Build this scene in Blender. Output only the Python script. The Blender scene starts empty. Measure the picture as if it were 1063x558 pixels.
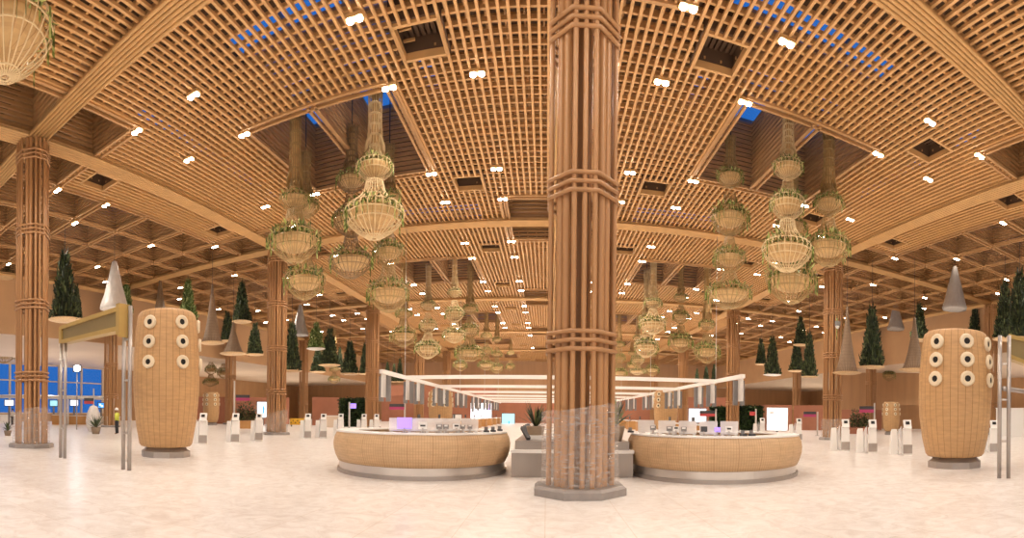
import bpy, math, random
from mathutils import Vector, Matrix, Euler
R = random.Random(7)
PI = math.pi
sc = bpy.context.scene
COL = sc.collection
sin, cos = math.sin, math.cos

# ------------------------------------------------------------------ camera (cylindrical panorama, as the photograph)
F = 495.0; CX = 531.5; HZ = 430.0; EYE = 1.6
cd = bpy.data.cameras.new('camera'); cam = bpy.data.objects.new('camera', cd); COL.objects.link(cam)
cd.type = 'PANO'; cd.panorama_type = 'CENTRAL_CYLINDRICAL'
cd.central_cylindrical_range_u_min = -CX / F; cd.central_cylindrical_range_u_max = CX / F
cd.central_cylindrical_range_v_min = -(558 - HZ) / F; cd.central_cylindrical_range_v_max = HZ / F
cd.central_cylindrical_radius = 1.0
cd.clip_end = 400; cd.clip_start = .05
YAW = (CX - 567) / F
ROT = Matrix.Rotation(-YAW, 3, 'Z') @ Matrix.Rotation(PI / 2, 3, 'X') @ Matrix.Rotation(math.radians(.6), 3, 'Z')
cam.matrix_world = Matrix.Translation((0, 0, EYE)) @ ROT.to_4x4()
sc.camera = cam

def ray(x, y):                       # direction of a pixel, horizontal length 1
    u = (x - CX) / F; v = (HZ - y) / F
    d = ROT @ Vector((sin(u), v, -cos(u)))
    return d / math.hypot(d.x, d.y)
def at_r(x, y, r):                   # the point at horizontal distance r
    return Vector((0, 0, EYE)) + ray(x, y) * r
def at_floor(x, y, z=0):
    d = ray(x, y); return Vector((0, 0, EYE)) + d * ((z - EYE) / d.z)
def at_depth(x, y, Y):
    d = ray(x, y); return Vector((0, 0, EYE)) + d * (Y / d.y)

# ------------------------------------------------------------------ materials
def mat(name, col, rough=.6, metal=0, var=0.0, vscale=8, emit=None, estr=0, alpha=1, stretch=(1, 1, 1), trans=0, bump=0, island=None):
    m = bpy.data.materials.new(name); m.use_nodes = True
    nt = m.node_tree; b = nt.nodes['Principled BSDF']
    b.inputs['Base Color'].default_value = (*col, 1); b.inputs['Roughness'].default_value = rough
    b.inputs['Metallic'].default_value = metal
    if var or bump:
        tc = nt.nodes.new('ShaderNodeTexCoord'); mp = nt.nodes.new('ShaderNodeMapping'); nz = nt.nodes.new('ShaderNodeTexNoise')
        mp.inputs['Scale'].default_value = stretch; nz.inputs['Scale'].default_value = vscale; nz.inputs['Detail'].default_value = 3
        nt.links.new(tc.outputs['Object'], mp.inputs['Vector']); nt.links.new(mp.outputs[0], nz.inputs['Vector'])
        if var:
            mx = nt.nodes.new('ShaderNodeMix'); mx.data_type = 'RGBA'
            mx.inputs[6].default_value = (*[max(0, c * (1 - var)) for c in col], 1)
            mx.inputs[7].default_value = (*[min(1, c * (1 + var)) for c in col], 1)
            nt.links.new(nz.outputs['Fac'], mx.inputs[0]); nt.links.new(mx.outputs[2], b.inputs['Base Color'])
        if bump:
            bp = nt.nodes.new('ShaderNodeBump'); bp.inputs['Strength'].default_value = bump; bp.inputs['Distance'].default_value = .05
            nt.links.new(nz.outputs['Fac'], bp.inputs['Height']); nt.links.new(bp.outputs[0], b.inputs['Normal'])
    if island:
        g = nt.nodes.new('ShaderNodeNewGeometry'); cr = nt.nodes.new('ShaderNodeValToRGB')
        cr.color_ramp.elements[0].color = (*[c * .35 for c in col], 1); cr.color_ramp.elements[1].color = (*island, 1)
        e = cr.color_ramp.elements.new(.6); e.color = (*col, 1)
        nt.links.new(g.outputs['Random Per Island'], cr.inputs[0]); nt.links.new(cr.outputs[0], b.inputs['Base Color'])
    if emit:
        b.inputs['Emission Color'].default_value = (*emit, 1); b.inputs['Emission Strength'].default_value = estr
        try: m.cycles.emission_sampling = 'NONE'
        except Exception: pass
    if alpha < 1: b.inputs['Alpha'].default_value = alpha
    if trans: b.inputs['Transmission Weight'].default_value = trans
    return m

def wicker(name, col, nseam, hpitch, seam=.06, dark=.45, fine=0, hw=.22):
    """woven cane round the object's z axis: vertical seams by angle, thin horizontal courses"""
    m = bpy.data.materials.new(name); m.use_nodes = True; nt = m.node_tree; b = nt.nodes['Principled BSDF']
    N = nt.nodes.new; L = nt.links.new
    b.inputs['Roughness'].default_value = .55
    tc = N('ShaderNodeTexCoord'); sp = N('ShaderNodeSeparateXYZ'); L(tc.outputs['Object'], sp.inputs[0])
    def M(op, a, bb=None):
        n = N('ShaderNodeMath'); n.operation = op
        for i, v in enumerate((a, bb)):
            if v is None: continue
            if isinstance(v, (int, float)): n.inputs[i].default_value = v
            else: L(v, n.inputs[i])
        return n.outputs[0]
    ang = M('MULTIPLY', M('ARCTAN2', sp.outputs[1], sp.outputs[0]), nseam / (2 * PI))
    s1 = M('LESS_THAN', M('FRACT', ang), seam)
    zz = M('MULTIPLY', sp.outputs[2], 1 / hpitch)
    s2 = M('MULTIPLY', M('LESS_THAN', M('FRACT', zz), .25), hw)
    f = M('MAXIMUM', s1, s2)
    if fine:
        a2 = M('FRACT', M('MULTIPLY', ang, fine))
        f = M('MAXIMUM', f, M('MULTIPLY', M('LESS_THAN', a2, .25), .4))
    nz = N('ShaderNodeTexNoise'); nz.inputs['Scale'].default_value = 3; nz.inputs['Detail'].default_value = 6
    mp = N('ShaderNodeMapping'); mp.inputs['Scale'].default_value = (1, 1, 4)
    L(tc.outputs['Object'], mp.inputs[0]); L(mp.outputs[0], nz.inputs['Vector'])
    c1 = N('ShaderNodeMix'); c1.data_type = 'RGBA'
    c1.inputs[6].default_value = (*[c * .72 for c in col], 1); c1.inputs[7].default_value = (*[min(1, c * 1.2) for c in col], 1)
    L(nz.outputs['Fac'], c1.inputs[0])
    c2 = N('ShaderNodeMix'); c2.data_type = 'RGBA'
    L(c1.outputs[2], c2.inputs[6]); c2.inputs[7].default_value = (*[c * dark * k for c, k in zip(col, (1, .85, .7))], 1)
    L(f, c2.inputs[0]); L(c2.outputs[2], b.inputs['Base Color'])
    bp = N('ShaderNodeBump'); bp.inputs['Strength'].default_value = .4; bp.inputs['Distance'].default_value = .02; bp.invert = True
    L(f, bp.inputs['Height']); L(bp.outputs[0], b.inputs['Normal'])
    return m

def floor_mat():
    m = bpy.data.materials.new('floor_marble'); m.use_nodes = True; nt = m.node_tree; b = nt.nodes['Principled BSDF']
    N = nt.nodes.new; L = nt.links.new
    tc = N('ShaderNodeTexCoord')
    br = N('ShaderNodeTexBrick'); br.inputs['Scale'].default_value = 1; br.inputs['Brick Width'].default_value = 1.2; br.inputs['Row Height'].default_value = 1.2
    br.offset = 0; br.inputs['Mortar Size'].default_value = .006
    br.inputs['Color1'].default_value = (.85, .82, .79, 1); br.inputs['Color2'].default_value = (.82, .785, .75, 1); br.inputs['Mortar'].default_value = (.70, .61, .53, 1)
    L(tc.outputs['Object'], br.inputs['Vector'])
    nz = N('ShaderNodeTexNoise'); nz.inputs['Scale'].default_value = 2.6; nz.inputs['Detail'].default_value = 9; nz.inputs['Roughness'].default_value = .7; nz.inputs['Distortion'].default_value = 1.2
    L(tc.outputs['Object'], nz.inputs['Vector'])
    cr = N('ShaderNodeValToRGB'); cr.color_ramp.elements[0].position = .35; cr.color_ramp.elements[0].color = (.80, .76, .73, 1)
    cr.color_ramp.elements[1].position = .6; cr.color_ramp.elements[1].color = (1, 1, 1, 1); L(nz.outputs['Fac'], cr.inputs[0])
    mx = N('ShaderNodeMix'); mx.data_type = 'RGBA'; mx.blend_type = 'MULTIPLY'; mx.inputs[0].default_value = 1
    L(br.outputs['Color'], mx.inputs[6]); L(cr.outputs[0], mx.inputs[7]); L(mx.outputs[2], b.inputs['Base Color'])
    b.inputs['Roughness'].default_value = .28
    return m

def film_mat(name, op, tint=(.9, .88, .85), lo=.35, hi=1.7):
    m = bpy.data.materials.new(name); m.use_nodes = True; nt = m.node_tree; N = nt.nodes.new; L = nt.links.new
    out = nt.nodes['Material Output']; b = nt.nodes['Principled BSDF']; b.inputs['Base Color'].default_value = (*tint, 1); b.inputs['Roughness'].default_value = .15
    t = N('ShaderNodeBsdfTransparent'); mx = N('ShaderNodeMixShader')
    nz = N('ShaderNodeTexNoise'); nz.inputs['Scale'].default_value = 5; nz.inputs['Detail'].default_value = 4; nz.inputs['Distortion'].default_value = 2
    tc = N('ShaderNodeTexCoord'); mp = N('ShaderNodeMapping'); mp.inputs['Scale'].default_value = (.6, .6, 5); L(tc.outputs['Object'], mp.inputs[0]); L(mp.outputs[0], nz.inputs['Vector'])
    ma = N('ShaderNodeMapRange'); ma.inputs[1].default_value = .45; ma.inputs[2].default_value = .7; ma.inputs[3].default_value = op * lo; ma.inputs[4].default_value = min(1, op * hi)
    L(nz.outputs['Fac'], ma.inputs[0]); L(ma.outputs[0], mx.inputs[0]); L(t.outputs[0], mx.inputs[1]); L(b.outputs[0], mx.inputs[2]); L(mx.outputs[0], out.inputs['Surface'])
    return m

M_ = {}
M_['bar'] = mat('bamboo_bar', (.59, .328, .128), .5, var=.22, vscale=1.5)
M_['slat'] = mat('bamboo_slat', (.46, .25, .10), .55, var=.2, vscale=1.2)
M_['beam'] = mat('beam_bamboo', (.58, .335, .13), .5, var=.18, vscale=2)
M_['roof'] = mat('roof_dark', (.14, .08, .045), .9, var=.15, vscale=.6)
M_['pole'] = mat('bamboo_pole', (.43, .225, .095), .42, var=.22, vscale=3, stretch=(1, 1, .25))
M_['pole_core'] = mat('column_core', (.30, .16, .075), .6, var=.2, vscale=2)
M_['plinth'] = mat('grey_stone', (.30, .27, .25), .35, var=.2, vscale=6)
M_['floor'] = floor_mat()
M_['steel'] = mat('steel', (.66, .62, .58), .28, .8, var=.08, vscale=3)
M_['steel_box'] = mat('steel_box', (.34, .30, .27), .32, .6, var=.25, vscale=1.5, stretch=(1, 1, .3))
M_['steel_dull'] = mat('steel_dull', (.42, .38, .35), .4, .7, var=.12, vscale=4)
M_['white'] = mat('white_panel', (.85, .83, .80), .35, var=.03, vscale=2)
M_['rail'] = mat('white_rail', (.85, .80, .74), .5, emit=(1, .93, .85), estr=.12)  # faint glow put into the rail colour; the rail is no lamp
M_['dark'] = mat('dark_grey', (.05, .05, .055), .5, var=.2, vscale=3)
M_['grey'] = mat('mid_grey', (.22, .21, .21), .5, var=.15, vscale=3)
M_['wall_red'] = mat('red_brown_wall', (.40, .16, .09), .55, var=.2, vscale=.7)
M_['wall_brown'] = mat('brown_wood_wall', (.48, .28, .14), .6, var=.2, vscale=.5, stretch=(3, 3, .3))
M_['fascia'] = mat('fascia_wood', (.58, .35, .18), .6, var=.12, vscale=.5)
M_['soffit'] = mat('soffit_pale', (.72, .58, .45), .6, var=.08, vscale=.4)
M_['drum'] = wicker('rattan_drum', (.56, .335, .15), 32, .11, .055, .40, hw=.07)
M_['cnt'] = wicker('cane_counter', (.64, .43, .24), 26, .07, .02, .6, fine=9)
M_['bowl'] = wicker('wicker_bowl', (.60, .39, .17), 16, .12, .08, .6)
M_['cone'] = wicker('wicker_cone', (.27, .18, .11), 40, .05, .3, .4)
M_['dish'] = wicker('wicker_dish', (.66, .45, .24), 30, .05, .08, .7)
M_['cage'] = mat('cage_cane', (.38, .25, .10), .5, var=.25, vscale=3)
M_['cage_pale'] = mat('cage_cane_pale', (.66, .50, .28), .5, var=.2, vscale=3)  # paler copy of the cane: strong lamplight on the baskets put into colour
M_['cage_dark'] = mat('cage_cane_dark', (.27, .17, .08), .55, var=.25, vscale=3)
M_['leaf'] = mat('trailing_leaf', (.16, .21, .04), .5, island=(.55, .58, .20))
M_['leaf_dark'] = mat('evergreen_leaf', (.030, .050, .018), .6, island=(.16, .20, .07))
M_['leaf_lit'] = mat('lit_leaf', (.12, .20, .04), .5, island=(.55, .60, .25))  # brighter copy of the foliage: lamplight on some trees put into the colour
M_['leaf_hedge'] = mat('hedge_leaf', (.03, .065, .02), .6, island=(.14, .22, .06))
M_['plastic'] = mat('wrap_grey', (.36, .33, .31), .35, var=.2, vscale=6, bump=.6)
M_['plastic_w'] = mat('wrap_white', (.66, .62, .58), .4, var=.18, vscale=7, bump=.6)
M_['film'] = film_mat('stretch_film', .19, (.9, .84, .78), .6, 2.2)
M_['acryl'] = film_mat('acrylic', .5, (.95, .93, .92), .95, 1.05)
M_['glass'] = film_mat('glass_pane', .03, (.6, .7, .9))
M_['gold'] = mat('olive_gold', (.50, .34, .11), .4, .25, var=.12, vscale=2)
M_['gold2'] = mat('olive_panel', (.27, .20, .085), .45, .2, var=.12, vscale=2)
M_['lamp'] = mat('lamp_lens', (1, 1, 1), .4, emit=(1, .90, .76), estr=40)
M_['lampk'] = mat('lamp_lens_small', (1, 1, 1), .4, emit=(1, .92, .8), estr=14)
M_['flood'] = mat('floodlight_lens', (1, 1, 1), .4, emit=(.85, .93, 1), estr=25)
M_['scr_w'] = mat('screen_white', (.8, .8, .8), .3, emit=(.92, .93, 1), estr=1.6)
M_['scr_b'] = mat('screen_blue', (.1, .3, .6), .3, emit=(.05, .33, .85), estr=1.2)
M_['scr_c'] = mat('screen_cyan', (.3, .6, .7), .3, emit=(.33, .70, .80), estr=1.1)
M_['scr_p'] = mat('screen_violet', (.3, .2, .7), .3, emit=(.32, .2, .85), estr=1.3)
M_['pink'] = mat('magenta', (.45, .05, .16), .5, var=.05, vscale=2)
M_['red'] = mat('red_sign', (.5, .06, .06), .5, var=.05, vscale=2)
M_['yellow'] = mat('yellow', (.8, .45, .03), .5, var=.1, vscale=4)
M_['cream'] = mat('nozzle_cream', (.78, .66, .47), .4, var=.05, vscale=3)
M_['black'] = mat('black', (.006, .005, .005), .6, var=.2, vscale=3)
M_['orange'] = mat('orange_wood', (.52, .27, .09), .5, var=.12, vscale=1, stretch=(3, 3, .4))
M_['skin'] = mat('skin', (.38, .21, .13), .5, var=.05, vscale=9)
M_['vest'] = mat('hivis_vest', (.62, .66, .08), .6, var=.08, vscale=9)
M_['shirt'] = mat('pale_shirt', (.68, .62, .56), .7, var=.08, vscale=9)
M_['trouser'] = mat('dark_trousers', (.025, .025, .03), .7, var=.1, vscale=9)
M_['pot'] = mat('planter_pot', (.30, .22, .15), .6, var=.1, vscale=5)

# ------------------------------------------------------------------ mesh builder
class MB:
    def __init__(s): s.v = []; s.f = []; s.sm = []
    def _add(s, vs, fs, smooth=False):
        o = len(s.v); s.v += [tuple(v) for v in vs]; s.f += [tuple(i + o for i in f) for f in fs]; s.sm += [smooth] * len(fs); return s
    def box(s, c, d, rot=None):
        x, y, z = d[0] / 2, d[1] / 2, d[2] / 2
        vs = [Vector(p) for p in ((-x, -y, -z), (x, -y, -z), (x, y, -z), (-x, y, -z), (-x, -y, z), (x, -y, z), (x, y, z), (-x, y, z))]
        if rot is not None: vs = [rot @ v for v in vs]
        c = Vector(c); vs = [v + c for v in vs]
        return s._add(vs, [(0, 3, 2, 1), (4, 5, 6, 7), (0, 1, 5, 4), (1, 2, 6, 5), (2, 3, 7, 6), (3, 0, 4, 7)])
    def b6(s, x0, x1, y0, y1, z0, z1): return s.box(((x0 + x1) / 2, (y0 + y1) / 2, (z0 + z1) / 2), (abs(x1 - x0), abs(y1 - y0), abs(z1 - z0)))
    def tube(s, pts, r, n=6, caps=True, closed=False):
        pts = [Vector(p) for p in pts]; k = len(pts); rs = r if isinstance(r, (list, tuple)) else [r] * k
        vs = []; up = None
        for i, p in enumerate(pts):
            a = pts[(i - 1) % k] if closed or i > 0 else p; b = pts[(i + 1) % k] if closed or i < k - 1 else p
            t = (b - a).normalized()
            if up is None: up = Vector((0, 0, 1)) if abs(t.z) < .9 else Vector((1, 0, 0))
            u = (up - t * up.dot(t)).normalized(); w = t.cross(u); up = u
            for j in range(n):
                q = 2 * PI * j / n; vs.append(p + (u * cos(q) + w * sin(q)) * rs[i])
        fs = []
        for i in range(k if closed else k - 1):
            i2 = (i + 1) % k
            for j in range(n):
                j2 = (j + 1) % n; fs.append((i * n + j, i * n + j2, i2 * n + j2, i2 * n + j))
        if caps and not closed: fs += [tuple(range(n))[::-1], tuple(range((k - 1) * n, k * n))]
        return s._add(vs, fs, True)
    def lathe(s, prof, n=32, c=(0, 0, 0), smooth=True, wob=0, sx=1, sy=1):
        vs = []; k = len(prof)
        for r, z in prof:
            for j in range(n):
                q = 2 * PI * j / n; rr = r * (1 + (R.uniform(-wob, wob) if wob else 0))
                vs.append((c[0] + rr * cos(q) * sx, c[1] + rr * sin(q) * sy, c[2] + z))
        fs = [(i * n + j, i * n + (j + 1) % n, (i + 1) * n + (j + 1) % n, (i + 1) * n + j) for i in range(k - 1) for j in range(n)]
        fs += [tuple(range(n))[::-1], tuple(range((k - 1) * n, k * n))]
        return s._add(vs, fs, smooth)
    def leaf(s, p, d, up, L, W):
        d = d.normalized(); w = d.cross(up)
        if w.length < 1e-4: w = Vector((1, 0, 0))
        w = w.normalized() * W / 2
        return s._add([p, p + d * L * .5 + w, p + d * L, p + d * L * .5 - w], [(0, 1, 2, 3)])
    def disc(s, c, r, n=16, nrm=(0, 0, -1)):
        nrm = Vector(nrm).normalized(); q = nrm.to_track_quat('Z', 'Y'); c = Vector(c)
        return s._add([c + q @ Vector((r * cos(2 * PI * j / n), r * sin(2 * PI * j / n), 0)) for j in range(n)], [tuple(range(n))])
    def build(s, name, m, parent=None, loc=None):
        me = bpy.data.meshes.new(name); me.from_pydata(s.v, [], s.f); me.materials.append(m)
        me.polygons.foreach_set('use_smooth', s.sm); me.update()
        o = bpy.data.objects.new(name, me); COL.objects.link(o)
        if parent is not None: o.parent = parent
        if loc is not None: o.location = loc
        return o

def tag(o, label, cat, group=None, kind=None):
    o['label'] = label; o['category'] = cat
    if group: o['group'] = group
    if kind: o['kind'] = kind
    return o
def thing(name, label, cat, loc=(0, 0, 0), rz=0, group=None, kind=None):
    o = bpy.data.objects.new(name, None); o.empty_display_size = .1; COL.objects.link(o); o.location = loc; o.rotation_euler = (0, 0, rz)
    return tag(o, label, cat, group, kind)
def struct(o, label=None):
    o['kind'] = 'structure'
    if label: o['label'] = label; o['category'] = o.name.split('_')[0].split('.')[0]
    return o
def inst(me, name, parent, loc=(0, 0, 0), sc_=(1, 1, 1), rz=0, m=None):
    o = bpy.data.objects.new(name, me); COL.objects.link(o); o.parent = parent; o.location = loc; o.scale = sc_; o.rotation_euler = (0, 0, rz)
    if m is not None and m != me.materials[0]:
        o.material_slots[0].link = 'OBJECT'; o.material_slots[0].material = m
    return o
def dup(o, loc=None, rz=None, label=None, group=None, parent=None):
    c = o.copy(); COL.objects.link(c)
    if parent is not None: c.parent = parent; c.matrix_parent_inverse = o.matrix_parent_inverse
    if loc is not None: c.location = loc
    if rz is not None: c.rotation_euler = (0, 0, rz)
    if label: c['label'] = label
    if group: c['group'] = group
    for ch in list(o.children): dup(ch, parent=c)
    return c
def protomesh(mb, m, name):
    me = bpy.data.meshes.new(name); me.from_pydata(mb.v, [], mb.f); me.materials.append(m); me.polygons.foreach_set('use_smooth', mb.sm); me.update(); return me

# ------------------------------------------------------------------ grid of the hall
S = 19.0; G = S / 6; X0 = .7; Y0 = 9.8; CZ = 13.4; RZ = 16.9
LX = {-2: X0 - 2 * S, -1: X0 - S, 0: X0, 1: X0 + S, 2: X0 + 2 * S}
XL, XR, YB, YF = -62, 66, -26, 108

struct(MB().b6(XL, XR, YB, YF, -.3, 0).build('floor', M_['floor']), 'pale polished marble floor with faint square joints')

def lattice_bay(ix, iy):
    """the ceiling of one column bay: which of its 6 x 6 cells are lattice and which are open coffers"""
    x0 = X0 + ix * S; y0 = Y0 + iy * S
    nave = ix in (-1, 0)
    opened = set()
    for i in range(6):
        for j in range(6):
            if nave: o = (i in (2, 3) and j in (2, 3)) or (i in (0, 5) and j in (0, 5))
            else:
                o = not (i == (5 if ix < 0 else 0))
                if i == (5 if ix < 0 else 0) and j in (0, 5): o = True
            if o: opened.add((i, j))
    holes = []
    if nave:
        for i in (1, 4):
            for j in (1, 4):
                if (ix, iy, i, j) != (-1, 0, 1, 1): holes.append((x0 + (i + .5) * G, y0 + (j + .5) * G))
    else:
        i = 5 if ix < 0 else 0
        holes = [(x0 + (i + .5) * G, y0 + (j + .5) * G) for j in (1, 4)]
    HS = .72
    far = iy >= 3
    pd, pt = S / 64, S / 40
    lat = MB()
    def run(line, along_y):
        segs = []; base = y0 if along_y else x0; lb = x0 if along_y else y0
        c = int((line - lb) / G); cur = None
        for k in range(6):
            cell = (c, k) if along_y else (k, c)
            a, b = base + k * G, base + (k + 1) * G
            if cell in opened:
                if cur: segs.append(cur); cur = None
            else:
                cur = (cur[0], b) if cur else (a, b)
        if cur: segs.append(cur)
        for hx, hy in holes:
            hl, ha = (hx, hy) if along_y else (hy, hx)
            if abs(line - hl) < HS:
                ns = []
                for a, b in segs:
                    if a < ha - HS and b > ha + HS: ns += [(a, ha - HS), (ha + HS, b)]
                    else: ns.append((a, b))
                segs = ns
        return segs
    n = int(round(S / pd))
    for k in range(n):
        x = x0 + (k + .5) * pd
        for a, b in run(x, True):
            lat.b6(x - .046, x + .046, a, b, CZ - .05, CZ + .06)
            if k % 2 == 0 and not far and not (nave and 1.6 * G < x - x0 < 4.4 * G): lat.b6(x + pd / 2 - .03, x + pd / 2 + .03, a, b, CZ + .34, CZ + .42)
    n = int(round(S / pt))
    for k in range(n):
        y = y0 + (k + .5) * pt
        for a, b in run(y, False):
            lat.b6(a, b, y - .04, y + .04, CZ + .06, CZ + .20)
            for a, b in ([(a, b)] if not nave or b - a < 3 * G else [(a, x0 + 1.6 * G), (x0 + 4.4 * G, b)]) if not far else []: lat.b6(a, b, y + pt / 2 - .03, y + pt / 2 + .03, CZ + .42, CZ + .50)
    if holes:
        hl = MB()
        for hx, hy in holes:
            for q in range(8): hl.b6(hx - HS + q * .19, hx - HS + q * .19 + .12, hy - HS - .1, hy + HS + .1, CZ + .75, CZ + .85)
            for q_ in (-1, 1):
                hl.b6(hx - HS - .1, hx + HS + .1, hy + q_ * (HS + .08) - .04, hy + q_ * (HS + .08) + .04, CZ + .06, CZ + .9); hl.b6(hx + q_ * (HS + .08) - .04, hx + q_ * (HS + .08) + .04, hy - HS - .1, hy + HS + .1, CZ + .06, CZ + .9)
                lat.b6(hx - HS - .05, hx + HS + .05, hy + q_ * HS - .05, hy + q_ * HS + .05, CZ - .05, CZ + .2); lat.b6(hx + q_ * HS - .05, hx + q_ * HS + .05, hy - HS, hy + HS, CZ - .05, CZ + .2)
            hl.b6(hx - HS - .1, hx + HS + .1, hy - HS - .1, hy + HS + .1, CZ + .9, CZ + 1)
        struct(hl.build('ceiling', M_['roof']), 'dark slatted lids over the small square ceiling holes')
    if lat.v: struct(lat.build('ceiling', M_['bar']), 'open bamboo lattice ceiling panel between the column lines')
    # slatted coffer sides
    sl = MB(); top = RZ if nave else CZ + 2.7
    nb = 15 if not far else 10
    step = (top - CZ) / nb
    def side(xa, ya, xb, yb):
        key = (round(xa, 2), round(ya, 2), round(xb, 2), round(yb, 2))
        if key in DRAWN: return
        DRAWN.add(key)
        for q in range(nb):
            z = CZ - .02 + q * step; w = .05
            if xa == xb: sl.b6(xa - w, xa + w, ya, yb, z, z + step * .55)
            else: sl.b6(xa, xb, ya - w, ya + w, z, z + step * .55)
        for s_ in (-.16, .16):
            if xa == xb: sl.b6(xa + s_ - .05, xa + s_ + .05, ya, yb, CZ - .12, CZ)
            else: sl.b6(xa, xb, ya + s_ - .05, ya + s_ + .05, CZ - .12, CZ)
    for i in range(7):
        for j in range(6):
            l_, r_ = (i - 1, j) in opened, (i, j) in opened
            edge = i in (0, 6)
            if edge and not nave and (i == 0) != (ix < 0): pass
            if l_ or r_:
                if i == 6 and ix + 1 in (-1, 0, 1) and not nave: continue
                side(x0 + i * G, y0 + j * G, x0 + i * G, y0 + (j + 1) * G)
    for j in range(7):
        for i in range(6):
            l_, r_ = (i, j - 1) in opened, (i, j) in opened
            if l_ or r_:
                if nave and l_ and r_ : continue
                side(x0 + i * G, y0 + j * G, x0 + (i + 1) * G, y0 + j * G)
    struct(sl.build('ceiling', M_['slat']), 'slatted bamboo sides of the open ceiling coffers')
    # roof above with a rooflight over the middle
    ro = MB(); hx0, hx1, hy0, hy1 = x0 + 2 * G - .6, x0 + 4 * G + .6, y0 + 2 * G - .9, y0 + 4 * G + .4
    zt = top
    for a in ((x0, x0 + S, y0, hy0), (x0, x0 + S, hy1, y0 + S), (x0, hx0, hy0, hy1), (hx1, x0 + S, hy0, hy1)):
        ro.b6(*a, zt, zt + .3)
    struct(ro.build('ceiling', M_['roof']), 'dark closed roof deck above the lattice')
    fr = MB()
    for k in range(5): fr.b6(hx0, hx1, hy0 + (hy1 - hy0) * k / 4 - .06, hy0 + (hy1 - hy0) * k / 4 + .06, zt + .1, zt + .3)
    for k in range(4): fr.b6(hx0 + (hx1 - hx0) * k / 3 - .06, hx0 + (hx1 - hx0) * k / 3 + .06, hy0, hy1, zt + .1, zt + .3)
    global NWIN
    NWIN += 1
    w = struct(fr.build('window_%d' % NWIN, M_['grey']), 'rooflight over a ceiling opening showing dusk sky')
    MB()._add([(hx0, hy0, zt + .2), (hx1, hy0, zt + .2), (hx1, hy1, zt + .2), (hx0, hy1, zt + .2)], [(0, 1, 2, 3)]).build('pane', M_['glass'], w)
NWIN = 0; DRAWN = set()
for iy in range(-1, 5):
    for ix in (-2, -1, 0, 1):
        if iy == 4 and ix not in (-1, 0): pass
        lattice_bay(ix, iy)

# beams on the column lines: bundles of round bars
def beam(p0, p1, horiz):
    m = MB()
    for k in range(6):
        o = (k - 2.5) * .155
        d = Vector((o, 0, 0)) if horiz == 'y' else Vector((0, o, 0))
        m.tube([Vector(p0) + d, Vector(p1) + d], .062, 8)
    for k in (-.3, .3):
        d = Vector((k, 0, .16)) if horiz == 'y' else Vector((0, k, .16))
        m.tube([Vector(p0) + d, Vector(p1) + d], .07, 6)
    struct(m.build('ceiling', M_['beam']), 'beam of bundled bamboo bars along a column line')
BZ = CZ - .2
for ix in (-2, -1, 0, 1, 2):
    if ix == 0:
        beam((LX[ix], YB, BZ), (LX[ix], Y0 + 5 * S, BZ), 'y')
    else:
        beam((LX[ix], YB, BZ), (LX[ix], Y0 + 5 * S, BZ), 'y')
for iy in range(0, 5):
    beam((LX[-2], Y0 + iy * S, BZ - .02), (LX[2], Y0 + iy * S, BZ - .02), 'x')

# ------------------------------------------------------------------ enclosing walls
LW, RW = LX[-2] - 1.2, LX[2] + 1.2
struct(MB().b6(LW - .3, LW, YB, YF, 8.4, RZ).build('wall_left', M_['fascia']), 'tan timber fascia above the open left side')
struct(MB().b6(RW, RW + .3, YB, YF, 8.4, RZ).build('wall_right', M_['fascia']), 'tan timber fascia above the open right side')
struct(MB().b6(XL, LW - .3, YB, YF, 8.4, 8.7).build('ceiling', M_['soffit']), 'pale lower ceiling of the left side aisle')
struct(MB().b6(RW + .3, XR, YB, YF, 8.4, 8.7).build('ceiling', M_['soffit']), 'pale lower ceiling of the right side aisle')
struct(MB().b6(XL, XR, YF - 1, YF - .7, 0, RZ).build('wall_back', M_['wall_brown']), 'brown timber end wall far down the hall')
struct(MB().b6(XL, XR, YB - .3, YB, 0, RZ).build('wall_front', M_['wall_brown']), 'brown timber wall behind the viewer')
# left curtain wall of blue dusk glass
def curtain(xw, y0, y1, z0, z1, n, rows):
    global NWIN
    fr = MB()
    for k in range(n + 1):
        y = y0 + (y1 - y0) * k / n; fr.b6(xw - .14, xw + .14, y - .14, y + .14, z0, z1)
    for q in range(rows + 1):
        z = z0 + (z1 - z0) * q / rows; fr.b6(xw - .1, xw + .1, y0, y1, z - .09, z + .09)
    NWIN += 1
    w = struct(fr.build('window_%d' % NWIN, M_['soffit']), 'tall blue dusk curtain wall with pale mullions')
    MB()._add([(xw, y0, z0), (xw, y1, z0), (xw, y1, z1), (xw, y0, z1)], [(0, 1, 2, 3)]).build('pane', M_['glass'], w)
curtain(XL + .2, -20, 46, 1.2, 8.3, 16, 3)
struct(MB().b6(XL - .2, XL + .2, -26, 46, 0, 1.2).build('wall_left', M_['wall_brown']), 'low brown wall below the left glazing')
struct(MB().b6(XL - .2, XL + .2, 46, YF, 0, 8.4).build('wall_left', M_['wall_brown']), 'brown timber side wall beyond the left glazing')
struct(MB().b6(XR - .2, XR + .2, YB, YF, 0, 1.4).build('wall_right', M_['wall_brown']), 'low brown wall under the right glazing')
curtain(XR, 22, 40, 1.4, 8.3, 6, 2)
struct(MB().b6(XR - .2, XR + .2, YB, 22, 1.4, 8.4).build('wall_right', M_['wall_brown']), 'brown timber side wall before the right glazing')
struct(MB().b6(XR - .2, XR + .2, 40, YF, 1.4, 8.4).build('wall_right', M_['wall_brown']), 'brown timber side wall beyond the right glazing')

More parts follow.
